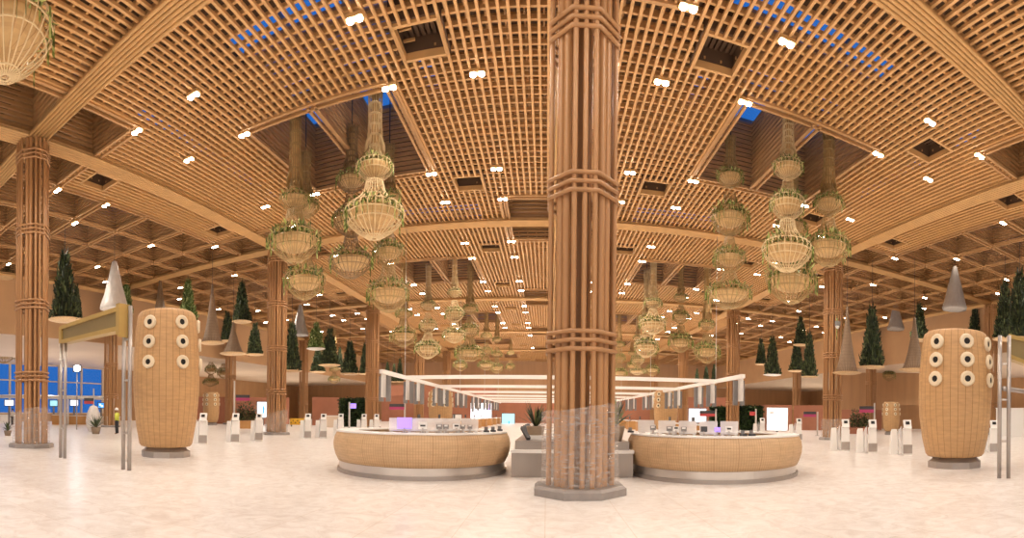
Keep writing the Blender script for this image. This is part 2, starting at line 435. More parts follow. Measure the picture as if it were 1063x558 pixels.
# ------------------------------------------------------------------ bamboo columns
def ring_pts():
    """plan of a column: four faces of three poles joined by four chamfers of two thicker ones"""
    a = .64; P = []
    for k in range(4):
        q = k * PI / 2
        for t in (-.2, 0, .2):
            P.append((Vector((t, -a)), .052, q))
        for (t, u) in ((.335, -.45), (.45, -.335)):
            P.append((Vector((t, u)), .082, q))
    return [(Vector((p.x * cos(q) - p.y * sin(q), p.x * sin(q) + p.y * cos(q))), r) for p, r, q in P]
RP = ring_pts()
OCT = [(.27, -.70), (.70, -.27), (.70, .27), (.27, .70), (-.27, .70), (-.70, .27), (-.70, -.27), (-.27, -.70)]
pole_me = {}
for r in (.052, .082):
    pole_me[r] = protomesh(MB().tube([(0, 0, 0), (0, 0, 1)], r, 10), M_['pole'], 'pole')
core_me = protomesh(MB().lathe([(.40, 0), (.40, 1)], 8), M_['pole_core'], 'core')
def bandm():
    m = MB()
    for k in range(3):
        m.tube([(x * .98, y * .98, (k - 1) * .17) for x, y in OCT], .045, 6, closed=True)
    return protomesh(m, M_['pole'], 'cross_band')
band_me = bandm()
def plinthm():
    m = MB()
    pts = [(x * 1.32, y * 1.32) for x, y in OCT]; p2 = [(x * 1.24, y * 1.24) for x, y in OCT]
    vs = [(x, y, 0) for x, y in pts] + [(x, y, .14) for x, y in pts] + [(x, y, .19) for x, y in p2]
    fs = [(i, (i + 1) % 8, 8 + (i + 1) % 8, 8 + i) for i in range(8)] + [(8 + i, 8 + (i + 1) % 8, 16 + (i + 1) % 8, 16 + i) for i in range(8)] + [tuple(range(16, 24))]
    m._add(vs, fs); return protomesh(m, M_['plinth'], 'plinth')
plinth_me = plinthm()
def column(x, y, label, base=0):
    t = thing('bamboo_column', label, 'column', (x, y, 0), 0, 'bamboo columns of the hall', 'thing')
    inst(plinth_me, 'plinth', t)
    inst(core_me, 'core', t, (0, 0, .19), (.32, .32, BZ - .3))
    for p, r in RP:
        inst(pole_me[r], 'pole', t, (p.x, p.y, .19), (1, 1, BZ - .3))
    for z in (3.05, 6.1, 9.25, 12.4): inst(band_me, 'cross_band', t, (0, 0, z))
    return t
def film(x, y, h, label, tilt=.0):
    m = MB(); vs = []; n = 32; rows = 7
    for k in range(rows):
        z = .22 + (h - .22) * k / (rows - 1)
        for j in range(n):
            q = 2 * PI * j / n; c, s_ = cos(q), sin(q)
            rr = .79 / max(abs(c), abs(s_), (abs(c) + abs(s_)) * .73) + R.uniform(-.012, .012)
            vs.append((rr * c, rr * s_, z + (R.uniform(-.03, .03) + tilt * c if k == rows - 1 else 0)))
    m._add(vs, [(i * n + j, i * n + (j + 1) % n, (i + 1) * n + (j + 1) % n, (i + 1) * n + j) for i in range(rows - 1) for j in range(n)], True)
    tag(m.build('plastic_wrap', M_['film'], None, (x, y, 0)), label, 'plastic wrap', 'plastic wraps on column feet')
cols = [(0, 0, 'big central bamboo column in the foreground between the two oval counters'),
        (-1, 0, 'large bamboo column at the left edge beside the slanted portal frame'),
        (-1, 1, 'bamboo column left of the hanging baskets, behind white gates'),
        (1, 1, 'bamboo column right of the right hand counter, carrying a camera'),
        (-1, 2, 'bamboo column standing at the left end of the white overhead rails'),
        (1, 2, 'bamboo column standing at the right end of the white overhead rails'),
        (-1, 3, 'far bamboo column just inside the left overhead rail'),
        (1, 3, 'far bamboo column just inside the right overhead rail'),
        (-2, 1, 'distant bamboo column seen between portal frame and left drum'),
        (-2, 2, 'distant bamboo column under hanging trees right of left drum'),
        (-2, 3, 'distant bamboo column under the hanging trees left of the counter'),
        (2, 2, 'distant bamboo column left of right drum near small drum'),
        (2, 3, 'distant bamboo column behind right counter under hanging trees'),
        (-1, 4, 'most distant bamboo column on the left of the check-in hall'),
        (1, 4, 'most distant bamboo column on the right of the check-in hall'),
        (2, 1, 'bamboo column behind the right drum and its steel posts')]
for ix, iy, lab in cols: column(LX[ix], Y0 + iy * S, lab)
film(LX[0], Y0, 1.75, 'clear stretch film wrapped around the foot of the central column', .1)
film(LX[-1], Y0, 1.5, 'clear film around the foot of the column at left edge', .25)
film(LX[-1], Y0 + S, 1.5, 'clear film around the foot of the column behind left gates', .3)
film(LX[1], Y0 + S, 1.5, 'clear film around the foot of the column right of the counter')
cz = 1.6 + 6.1
t = thing('security_camera', 'small dome camera on the column right of the counters', 'camera', (LX[1] - .2, Y0 + S - .86, 8.3))
MB().b6(-.16, .16, -.14, .1, -.14, .2).build('housing', M_['grey'], t)
MB().lathe([(.02, -.34), (.11, -.3), (.15, -.2), (.15, -.14)], 14).build('dome', M_['white'], t)

# ------------------------------------------------------------------ ceiling lights
hous_me = protomesh(MB().b6(-.27, .27, -.12, .12, .03, .16), M_['beam'], 'housing')
lm = MB(); lm.lathe([(.13, 0), (.13, .03)], 14)
lens_me = protomesh(lm, M_['lamp'], 'lens'); lens2_me = protomesh(lm, M_['lampk'], 'lens')
BAYN = {-1: 'left of the central column line', 0: 'right of the central column line'}
ROWN = {-1: 'above the viewer', 0: 'nearest the viewer', 1: 'in front', 2: 'past the second beam', 3: 'far down the hall', 4: 'at the far end'}
def clight(x, y, z, lab, grp):
    t = thing('ceiling_light', lab, 'ceiling light', (x, y, z), 0, grp)
    inst(hous_me, 'housing', t)
    for s_ in (-.145, .145): inst(lens_me, 'lens', t, (s_, 0, -.01), (.85, .85, 1))
    return t
rown = ['nearest bay', 'second bay', 'third bay', 'fourth bay']
for iy in range(0, 4):
    for ix in (-1, 0):
        cx, cy = X0 + (ix + .5) * S, Y0 + (iy + .5) * S
        lab = 'twin round downlight in the bamboo lattice %s, %s' % (BAYN[ix], rown[iy])
        for a in (-2, -1, 1, 2):
            for b in (-2, -1, 1, 2):
                if iy == 3 and (abs(a) == 1 or abs(b) == 1): continue
                clight(cx + a * G, cy + b * G, CZ - .2, lab, 'downlights %s, %s' % (BAYN[ix], rown[iy]))
for iy in range(0, 3):
    for ix in (-2, 1):
        cx, cy = X0 + (ix + .5) * S, Y0 + (iy + .5) * S
        lab = 'twin downlight among the deep coffers of the %s aisle, %s' % ('left' if ix < 0 else 'right', rown[iy])
        for a in (-2, -1, 1, 2):
            for b in (-2, -1, 1, 2):
                if (a + b + iy) % 2 == 0 or abs(a) + abs(b) == 3 and b < 0: 
                    clight(cx + a * G, cy + b * G, CZ - .3, lab, 'downlights of the %s aisle, %s' % ('left' if ix < 0 else 'right', rown[iy]))

# ------------------------------------------------------------------ chandeliers of stacked cane baskets
PROF = [(.10, -.72), (.30, -.66), (.60, -.48), (.84, -.26), (.97, -.06), (1.0, .05), (.91, .20), (.72, .34), (.50, .50), (.34, .72), (.28, 1.0)]
def cage_mesh(nw, rad, sides, m, name):
    b = MB(); pts = PROF
    for k in range(nw):
        q = 2 * PI * k / nw
        tw = .0
        b.tube([(r * cos(q + tw * z), r * sin(q + tw * z), z) for r, z in pts], rad, sides, caps=False)
    for i in (0, 1, 3, 4, 6, 8, 10):
        r, z = pts[i]; b.tube([(r * cos(2 * PI * j / 20), r * sin(2 * PI * j / 20), z) for j in range(20)], rad * 1.1, sides, closed=True)
    return protomesh(b, m, name)
cage_near = cage_mesh(26, .0155, 5, M_['cage'], 'basket'); cage_far = cage_mesh(20, .021, 4, M_['cage'], 'basket')
bm_ = MB(); bm_.lathe([(.10, -.34), (.42, -.30), (.66, -.18), (.78, -.02), (.80, .06), (.72, .09), (.3, .10)], 24)
bowl_me = protomesh(bm_, M_['bowl'], 'bowl')
def plants(n, seed):
    rr = random.Random(seed); b = MB()
    for k in range(n):
        q = rr.uniform(0, 2 * PI); r = rr.uniform(.35, .92); z = rr.uniform(.05, .42) * (1.25 - .6 * r)
        p = Vector((r * cos(q), r * sin(q), z)); out = Vector((cos(q), sin(q), 0))
        d = out * rr.uniform(-.4, .9) + Vector((rr.uniform(-.5, .5), rr.uniform(-.5, .5), rr.uniform(-.3, .8)))
        b.leaf(p, d, Vector((0, 0, 1)), rr.uniform(.14, .34), rr.uniform(.04, .09))
    for k in range(n // 14):                      # strands hanging over the rim
        q = rr.uniform(0, 2 * PI); r = rr.uniform(.86, 1.02); z = .12
        for j in range(rr.randint(3, 7)):
            p = Vector((r * cos(q), r * sin(q), z)); b.leaf(p, Vector((cos(q) * .3, sin(q) * .3, -1)), Vector((-sin(q), cos(q), .2)), .15, .06); z -= .08
    return protomesh(b, M_['leaf'], 'foliage')
plant_me = [plants(420, 1), plants(300, 2), plants(520, 3)]
nb_ = MB()
for k in range(18):
    q = 2 * PI * k / 18
    nb_.tube([(1.5 * cos(q), 1.5 * sin(q), 0), (1.12 * cos(q), 1.12 * sin(q), .12), (.95 * cos(q), .95 * sin(q), .4), (1.0 * cos(q), 1.0 * sin(q), .8), (1.18 * cos(q), 1.18 * sin(q), 1)], .075, 4, caps=False)
for z in (.05, .2, .35, .5, .65, .8, .95): nb_.lathe([(1.0, z - .006), (1.04, z), (1.0, z + .006)], 18)
neck_me = protomesh(nb_, M_['cage'], 'neck')
stem_me = protomesh(MB().lathe([(.8, 0), (.8, 1)], 10), M_['bowl'], 'stem')
def chandelier(x, Y, yneck, baskets, lab, grp, m='cage', neck=None):
    """baskets: (pixel row of the widest ring, pixel width); everything stands at depth Y"""
    p = at_depth(x, baskets[0][0], Y); r = math.hypot(p.x, p.y)
    zs = [(at_depth(x, yy, Y).z, w / F * r / 2) for yy, w in baskets]
    t = thing('basket_chandelier', lab, 'hanging lamp', (p.x, p.y, zs[-1][0] - zs[-1][1] * .8), 0, grp)
    z0 = t.location.z
    ztop = max(CZ + 1.0, zs[0][0] + zs[0][1] + .5)
    zn0 = zs[0][0] + zs[0][1] * .9
    nr = neck or zs[0][1] * .44
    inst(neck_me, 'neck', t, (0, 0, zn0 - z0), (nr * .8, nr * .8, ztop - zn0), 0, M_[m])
    inst(stem_me, 'stem', t, (0, 0, zn0 - z0), (nr * .6, nr * .6, ztop - zn0))
    inst(protocable, 'cable', t, (0, 0, ztop - z0), (1, 1, RZ - ztop))
    prev = None
    for k, (z, rr) in enumerate(zs):
        sz = rr
        if prev is not None: sz = max(.6 * rr, min(1.25 * rr, (prev - z)))     # the top ring reaches the basket above
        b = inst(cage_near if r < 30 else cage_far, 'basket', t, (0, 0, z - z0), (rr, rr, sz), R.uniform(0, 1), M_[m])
        inst(bowl_me, 'bowl', b)
        inst(plant_me[R.randrange(3)], 'foliage', b, (0, 0, -.02), (1, 1, 1), R.uniform(0, 6))
        prev = z - .74 * sz
    return t
protocable = protomesh(MB().tube([(0, 0, 0), (0, 0, 1)], .03, 5), M_['dark'], 'cable')
g1, g2, g3 = 'chandeliers in the left near opening', 'chandeliers in the right near opening', 'chandeliers further down the hall'
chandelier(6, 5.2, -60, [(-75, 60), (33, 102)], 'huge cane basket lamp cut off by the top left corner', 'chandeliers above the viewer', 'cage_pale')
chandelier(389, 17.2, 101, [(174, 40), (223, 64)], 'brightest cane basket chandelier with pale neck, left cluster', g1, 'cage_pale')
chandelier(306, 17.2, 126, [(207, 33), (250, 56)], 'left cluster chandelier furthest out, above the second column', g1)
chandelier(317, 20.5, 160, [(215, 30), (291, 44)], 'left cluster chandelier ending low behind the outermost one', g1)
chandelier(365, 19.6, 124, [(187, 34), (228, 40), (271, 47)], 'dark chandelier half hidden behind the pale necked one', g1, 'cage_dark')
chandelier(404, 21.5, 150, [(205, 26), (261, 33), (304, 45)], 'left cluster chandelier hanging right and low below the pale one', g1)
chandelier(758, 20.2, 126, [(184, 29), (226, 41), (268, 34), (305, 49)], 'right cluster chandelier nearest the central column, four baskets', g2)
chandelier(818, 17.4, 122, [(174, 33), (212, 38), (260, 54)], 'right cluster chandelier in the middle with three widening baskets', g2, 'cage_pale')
chandelier(860, 17.6, 146, [(211, 33), (256, 46)], 'right cluster chandelier furthest right in front of the column', g2)
chandelier(822, 21.5, 190, [(235, 34), (291, 54)], 'right cluster chandelier hanging lowest behind the middle one', g2)
far = [(419, 36, 290, [(325, 18), (348, 28)], 'pair of baskets just right of the third left column'),
       (444.5, 40, 285, [(316, 16), (337, 19), (361, 28)], 'three baskets left of the pale bell in the middle distance', ),
       (472, 35.5, 280, [(303, 15), (325, 21), (347, 25)], 'three basket string with pale middle bell, left middle distance'),
       (488, 40, 290, [(320, 17), (342, 20), (365, 32)], 'wide bottomed string of baskets left of the central column'),
       (505, 55, 320, [(348, 12), (364, 13), (378, 18)], 'small far string of baskets left of the central column'),
       (516, 57, 330, [(352, 10), (367, 11), (381, 14)], 'tiny far string closest to the left of the central column'),
       (478, 56, 330, [(350, 10), (378, 15)], 'small far string half behind the wide bottomed string'),
       (530, 74, 350, [(366, 8), (380, 10)], 'tiniest string of baskets beside the left of the central column'),
       (678, 37, 285, [(314, 19), (336, 29), ], 'pale bell shaped string right of the central column'),
       (671, 41, 300, [(330, 16), (359, 26)], 'low string of baskets behind the pale bell on the right'),
       (707, 38.5, 280, [(308, 15), (328, 18), (354, 26)], 'three basket string below the right end of the lattice'),
       (734, 36, 300, [(336, 18), (364, 28)], 'two basket string left of the right rail column'),
       (643, 55, 320, [(357, 11), (371, 14), (386, 18)], 'small far string touching the right of the central column'),
       (662, 57, 330, [(350, 10), (373, 15), (385, 18)], 'small far string under the pale bell on the right'),
       (677, 62, 340, [(368, 10), (383, 15)], 'small far low string on the right above the rails'),
       (656, 75, 350, [(366, 8), (379, 11)], 'tiny most distant string right of the central column')]
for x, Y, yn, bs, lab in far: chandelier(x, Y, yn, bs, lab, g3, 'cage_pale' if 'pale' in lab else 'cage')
g4 = 'small basket strings in the side aisles'
for x, Y, bs, lab in [(219, 50, [(368, 12), (383, 13), (396, 17)], 'small basket string under wicker cone right of left drum'),
                      (232, 53, [(372, 11), (386, 14)], 'small basket string beside the one under wicker cone'),
                      (4, 26, [(322, 18), (346, 22), (368, 26)], 'string of small baskets at the left edge of the hall'),
                      (347, 62, [(383, 10), (393, 13)], 'tiny basket string under the hanging trees left of rail'),
                      (923, 52, [(357, 9), (371, 12), (389, 14)], 'small basket string left of right drum, above small drum'),
                      (909, 56, [(372, 8), (388, 11)], 'tiny basket string under hanging tree left of right drum')]:
    chandelier(x, Y, 0, bs, lab, g4)

# ------------------------------------------------------------------ hanging trees, cones and wrapped cones
def tree_mesh(n, seed, m):
    rr = random.Random(seed); b = MB()
    rad = lambda z: .74 * (1 - z) ** .95 + .08
    b.lathe([(.62 * rad(z), z) for z in (0, .1, .3, .5, .7, .9, .97)], 12)
    for k in range(n):
        z = 1 - math.sqrt(rr.random()) if rr.random() < .8 else rr.random()
        z = max(0, min(.98, z)); q = rr.uniform(0, 2 * PI); lump = 1 + .12 * sin(5 * q + 13 * z) + .08 * sin(9 * z + seed)
        r = rad(z) * lump * rr.uniform(.66, 1.05)
        p = Vector((r * cos(q), r * sin(q), z)); d = Vector((cos(q), sin(q), 0)) * rr.uniform(.3, 1) + Vector((rr.uniform(-.6, .6), rr.uniform(-.6, .6), rr.uniform(-.1, .5)))
        b.leaf(p, d, Vector((rr.uniform(-1, 1), rr.uniform(-1, 1), 1)), rr.uniform(.14, .30), rr.uniform(.05, .11))
    return protomesh(b, m, 'foliage')
tree_me = [tree_mesh(1500, s, M_['leaf_dark']) for s in (1, 2, 3)]
dish_me = protomesh(MB().lathe([(.25, -.10), (.7, -.07), (.97, 0), (1.0, .04), (.95, .06), (.2, .06)], 28), M_['dish'], 'dish')
cone_me = protomesh(MB().lathe([(.95, 0), (.78, .08), (.64, .2), (.5, .34), (.37, .5), (.24, .68), (.14, .85), (.09, 1)], 24), M_['cone'], 'wicker_cone')
wc = MB(); wc.lathe([(.7, .03), (.98, 0), (1.0, .05), (.9, .12), (.72, .3), (.56, .5), (.4, .7), (.24, .9), (.17, .985), (.1, 1)], 36, wob=.07)
wrap_me = protomesh(wc, M_['plastic'], 'wrapped_cone')
def hanging(kind, x, ytop, ybase, wpx, h, lab, m=None, group=None, dishm=None):
    """h: the true height in metres, from which the distance follows"""
    u = at_r(x, ybase, 1); k = (at_r(x, ytop, 1) - u).z; r = h / k
    b = at_r(x, ybase, r); w = wpx / F * r / 2
    nm = {'T': 'hanging_tree', 'W': 'hanging_wicker_cone', 'P': 'hanging_wrapped_cone'}[kind]
    t = thing(nm, lab, {'T': 'tree', 'W': 'wicker cone', 'P': 'wrapped cone'}[kind], b, 0, group)
    if kind == 'T':
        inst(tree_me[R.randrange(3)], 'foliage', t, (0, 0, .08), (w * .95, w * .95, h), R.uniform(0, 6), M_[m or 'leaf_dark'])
        inst(dish_me, 'dish', t, (0, 0, 0), (w, w, max(.8, w)), 0, M_[dishm] if dishm else None)
    elif kind == 'W':
        inst(cone_me, 'cone', t, (0, 0, .06), (w * .86, w * .86, h))
        inst(dish_me, 'dish', t, (0, 0, 0), (w, w, max(.8, w)))
    else:
        inst(wrap_me, 'wrapping', t, (0, 0, 0), (w, w, h), R.uniform(0, 6), M_[m or 'plastic'])
    top = CZ if abs(b.x) < 37 else 8.4
    if top > b.z + h: inst(protocable, 'cable', t, (0, 0, h), (.5, .5, top - b.z - h))
    return t
GT, GW, GP = 'evergreen trees hung on round dishes', 'bare wicker cones on dishes', 'cones wrapped in plastic'
for a in [('T', 4, 238, 288, 24, 4.2, 'dark evergreen hung at the very left edge of the hall'),
          ('T', 67, 263, 332, 34, 4.2, 'tall dark evergreen on dish right of the leftmost column'),
          ('T', 79, 297, 331, 15, 3.0, 'small dark evergreen close behind the tall one beside the leftmost column'),
          ('P', 118.5, 271, 321, 29, 3.2, 'large white wrapped cone above the slanted portal frame'),
          ('T', 131, 288, 326, 16, 3.4, 'lit yellow green tree behind the white wrapped cone', 'leaf_lit'),
          ('W', 166, 283, 330, 20, 4.0, 'thin dark wicker cone behind top of the left drum'),
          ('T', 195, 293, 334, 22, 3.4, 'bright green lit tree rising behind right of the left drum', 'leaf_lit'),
          ('W', 220, 296, 356, 27, 4.2, 'tallest wicker cone, on dish right of the left drum'),
          ('W', 242, 335, 367, 28, 2.6, 'short wide wicker cone in front of dark trees, left side'),
          ('T', 251, 295, 334, 21, 3.4, 'bushy dark tree hung above the short wide wicker cone'),
          ('T', 236, 325, 354, 17, 3.0, 'slim dark tree behind the short wide wicker cone'),
          ('T', 264.5, 337, 368, 19, 3.0, 'green tree on dish just left of the second left column'),
          ('T', 303, 338, 385, 22, 3.6, 'green tree partly hidden by the second left column'),
          ('P', 311.5, 316, 348, 18, 3.2, 'grey wrapped cone right of the second left column'),
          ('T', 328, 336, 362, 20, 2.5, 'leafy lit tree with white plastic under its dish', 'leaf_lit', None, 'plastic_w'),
          ('T', 342, 343, 379, 23, 3.6, 'dark tree on dish right of and below the leafy lit tree'),
          ('T', 330, 362, 386, 17, 3.0, 'dark tree hung low below the leafy lit tree'),
          ('T', 352.5, 361, 382, 9, 3.0, 'small far tree between two larger ones left of counter'),
          ('T', 363, 355, 388, 20, 3.6, 'dark pointed tree left of the left rail column'),
          ('T', 379, 357, 388, 14, 4.1, 'dark tree touching left side of the left rail column'),
          ('T', 402, 377, 396, 8, 3.0, 'tiny far tree behind left rail, first right of column'),
          ('T', 409, 379, 396, 7, 3.0, 'tiny far tree behind left rail, between two others'),
          ('T', 415, 373, 396, 9, 3.2, 'tiny far tree behind left rail, tallest of three'),
          ('T', 790, 353, 378, 13, 3.0, 'small dark tree right of the right rail column'),
          ('T', 801.5, 351, 389, 19, 3.8, 'dark tree on white dish above the blue window', None, None, 'white'),
          ('T', 831, 330, 358, 16, 2.6, 'upper one of two stacked trees left of the right column'),
          ('T', 827, 356, 385, 18, 2.8, 'bushy tree directly below another, left of the right column'),
          ('T', 840, 347, 391, 18, 3.8, 'slim dark tree touching left side of the right column'),
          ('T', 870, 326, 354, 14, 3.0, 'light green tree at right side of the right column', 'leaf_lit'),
          ('W', 879, 319, 387, 30, 4.4, 'wide wicker cone on dish right of the right column'),
          ('T', 905, 320, 381, 28, 4.4, 'full dark evergreen on dish left of the right drum'),
          ('P', 929.8, 312, 342, 18, 3.2, 'smaller grey wrapped cone left of the right drum'),
          ('T', 954.5, 318, 353, 20, 3.4, 'dark tree hung over the wicker cone by the right drum'),
          ('W', 949, 330, 384, 32, 3.8, 'wicker cone under a tree beside the right drum'),
          ('P', 991, 276, 321, 26, 3.2, 'big grey wrapped cone above the right drum'),
          ('T', 1012, 319, 352, 18, 3.4, 'dark tree just behind top of the right drum'),
          ('T', 1043, 294, 352, 26, 4.0, 'tall dark tree left of another at the right edge'),
          ('T', 1058, 283, 352, 32, 4.4, 'tallest dark tree at the right edge of the hall'),
          ('T', 723.5, 383, 398, 6, 3.0, 'tiny far tree behind right rail, leftmost of three'),
          ('T', 733, 381, 398, 8, 3.0, 'tiny far tree behind right rail, middle of three'),
          ('T', 741, 379, 398, 7, 3.0, 'tiny far tree behind right rail, nearest its end column')]:
    kind, x, yt, yb, w, h, lab = a[:7]
    m = a[7] if len(a) > 7 else None; dm = a[9] if len(a) > 9 else None
    if kind == 'P' and 'white' in lab: m = 'plastic_w'
    hanging(kind, x, yt, yb, w, h, lab, m, {'T': GT, 'W': GW, 'P': GP}[kind], dm)

# ------------------------------------------------------------------ rattan drums with air nozzles
def drum(loc, Rm, H, ncol, a0, lab, far_=False, tilt=0):
    t = thing('rattan_drum', lab, 'drum', loc, 0, 'barrel shaped rattan drums')
    zb = .34
    prof = [(Rm * .60, zb), (Rm * .74, zb + .03), (Rm * .80, zb + .12), (Rm * .90, H * .22), (Rm * .975, H * .38), (Rm, H * .52), (Rm * .985, H * .68), (Rm * .94, H * .84), (Rm * .885, H * .955), (Rm * .85, H * .985), (Rm * .78, H), (Rm * .1, H)]
    MB().lathe(prof, 56).build('body', M_['drum'], t)
    MB().lathe([(Rm * .74, 0), (Rm * .74, .2), (Rm * .66, .26), (Rm * .6, .34)], 10, smooth=False).build('plinth', M_['steel_dull' if not far_ else 'plinth'], t)
    for k in (range(ncol) if isinstance(ncol, int) else ncol):
        q = a0 + 2 * PI * k / ncol if isinstance(ncol, int) else a0 + math.radians(k)
        for fz, rf in ((.905, .915), (.775, .965), (.64, .99)):
            z = H * fz; c = Vector((cos(q), sin(q), 0)); p = c * (Rm * rf) + Vector((0, 0, z))
            n = MB(); w = Vector((-sin(q), cos(q), 0)); u = Vector((0, 0, 1)); rr = .165 * Rm / 1.15
            n.tube([p + c * .03 + (w * cos(j * PI / 9) + u * sin(j * PI / 9)) * rr for j in range(18)],   .062 * Rm / 1.15, 8, closed=True)
            n.tube([p + c * .06 + (w * cos(j * PI / 9) + u * sin(j * PI / 9)) * rr * .72 for j in range(18)], .03, 6, closed=True)
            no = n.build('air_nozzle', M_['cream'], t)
            MB().disc(p + c * .055, rr * .70, 16, c).build('opening', M_['black'], no)  # flat black disc painted in for the shade inside the nozzle
    return t
pl = at_floor(172, 473); rl = math.hypot(pl.x, pl.y)
pr = at_floor(991, 484); rr_ = math.hypot(pr.x, pr.y)
def face(p): return math.atan2(-p.y, -p.x)
drum(pl, 69 / F * rl / 2, at_r(172, 325, rl).z, (-30, 27, 84, 145, 215), face(pl), 'tall rattan air drum on the left beside the steel posts')
drum(pr, 76 / F * rr_ / 2, at_r(991, 346, rr_).z, (-30, 18, 65, 115, 165, 215), face(pr), 'tall rattan air drum on the right beside the twin posts')
for x, yb, yt, w, lab in [(219, 441, 407, 17, 'small distant drum right of the large left drum'), (925, 451, 417, 17.5, 'small distant drum left of the large right drum')]:
    p = at_floor(x, yb); r = math.hypot(p.x, p.y)
    drum(p, w / F * r / 2, at_r(x, yt, r).z, 6, face(p) + .5, lab, True)
for x, lab in [(457, 'orange drum glimpsed behind the left hanging panels'), (691, 'orange drum glimpsed behind the right hanging panels')]:
    p = at_floor(x, 446.5 if x < 500 else 449.5); r = math.hypot(p.x, p.y)
    drum(p, 25 / F * r / 2, at_r(x, 405, r).z, 6, face(p) + .4, lab, True)

# ------------------------------------------------------------------ oval cane counters
def counter(xc, y_front, wpx, lab):
    pf = at_floor(xc, y_front); rf = math.hypot(pf.x, pf.y)
    k = sin(wpx / F / 2); Rr = rf * k / (1 - k) * .985
    D = rf + Rr; d = Vector((pf.x, pf.y, 0)).normalized(); c = d * D
    t = thing('oval_counter', lab, 'counter', c, 0, 'oval cane counters')
    Hc = 1.13
    prof = [(Rr * .90, .28), (Rr * .945, .30), (Rr * .975, .45), (Rr * .995, .62), (Rr * 1.0, .78), (Rr * .99, .94), (Rr * .965, 1.07), (Rr * .955, 1.09), (Rr * .80, 1.09), (Rr * .80, .28), (Rr * .90, .28)]
    n = 96; m = MB(); vs = [(r * cos(2 * PI * j / n), r * sin(2 * PI * j / n), z) for r, z in prof for j in range(n)]
    m._add(vs, [(i * n + j, i * n + (j + 1) % n, (i + 1) * n + (j + 1) % n, (i + 1) * n + j) for i in range(len(prof) - 1) for j in range(n)], True)
    m.build('cane_front', M_['cnt'], t)
    def ring(r0, r1, z0, z1, mt, nm):
        m = MB(); pr = [(r1, z0), (r1, z1), (r0, z1), (r0, z0), (r1, z0)]
        vs = [(r * cos(2 * PI * j / n), r * sin(2 * PI * j / n), z) for r, z in pr for j in range(n)]
        m._add(vs, [(i * n + j, i * n + (j + 1) % n, (i + 1) * n + (j + 1) % n, (i + 1) * n + j) for i in range(4) for j in range(n)]); return m.build(nm, mt, t)
    ring(Rr * .72, Rr * .965, 1.09, Hc, M_['white'], 'worktop')
    ring(Rr * .80, Rr * .955, 0, .10, M_['steel_dull'], 'plinth')
    ring(Rr * .80, Rr * .935, .10, .29, M_['steel'], 'plinth_band')
    return c, Rr, d, Hc
def on_counter(c, Rr, x, rad=.84):
    """the point above the back half of the worktop under pixel column x"""
    d = ray(x, 430); d = Vector((d.x, d.y, 0)).normalized(); b = d.dot(c); q = b * b - (c.length_squared - (Rr * rad) ** 2)
    s = math.sqrt(max(0, q)); return d * (b + s), d * (b - s), d
def panelbox(name, lab, cat, p, d, w, h, th, m, z, grp=None, lean=0):
    t = thing(name, lab, cat, (p.x, p.y, z), math.atan2(-d.x, d.y), grp)
    return t
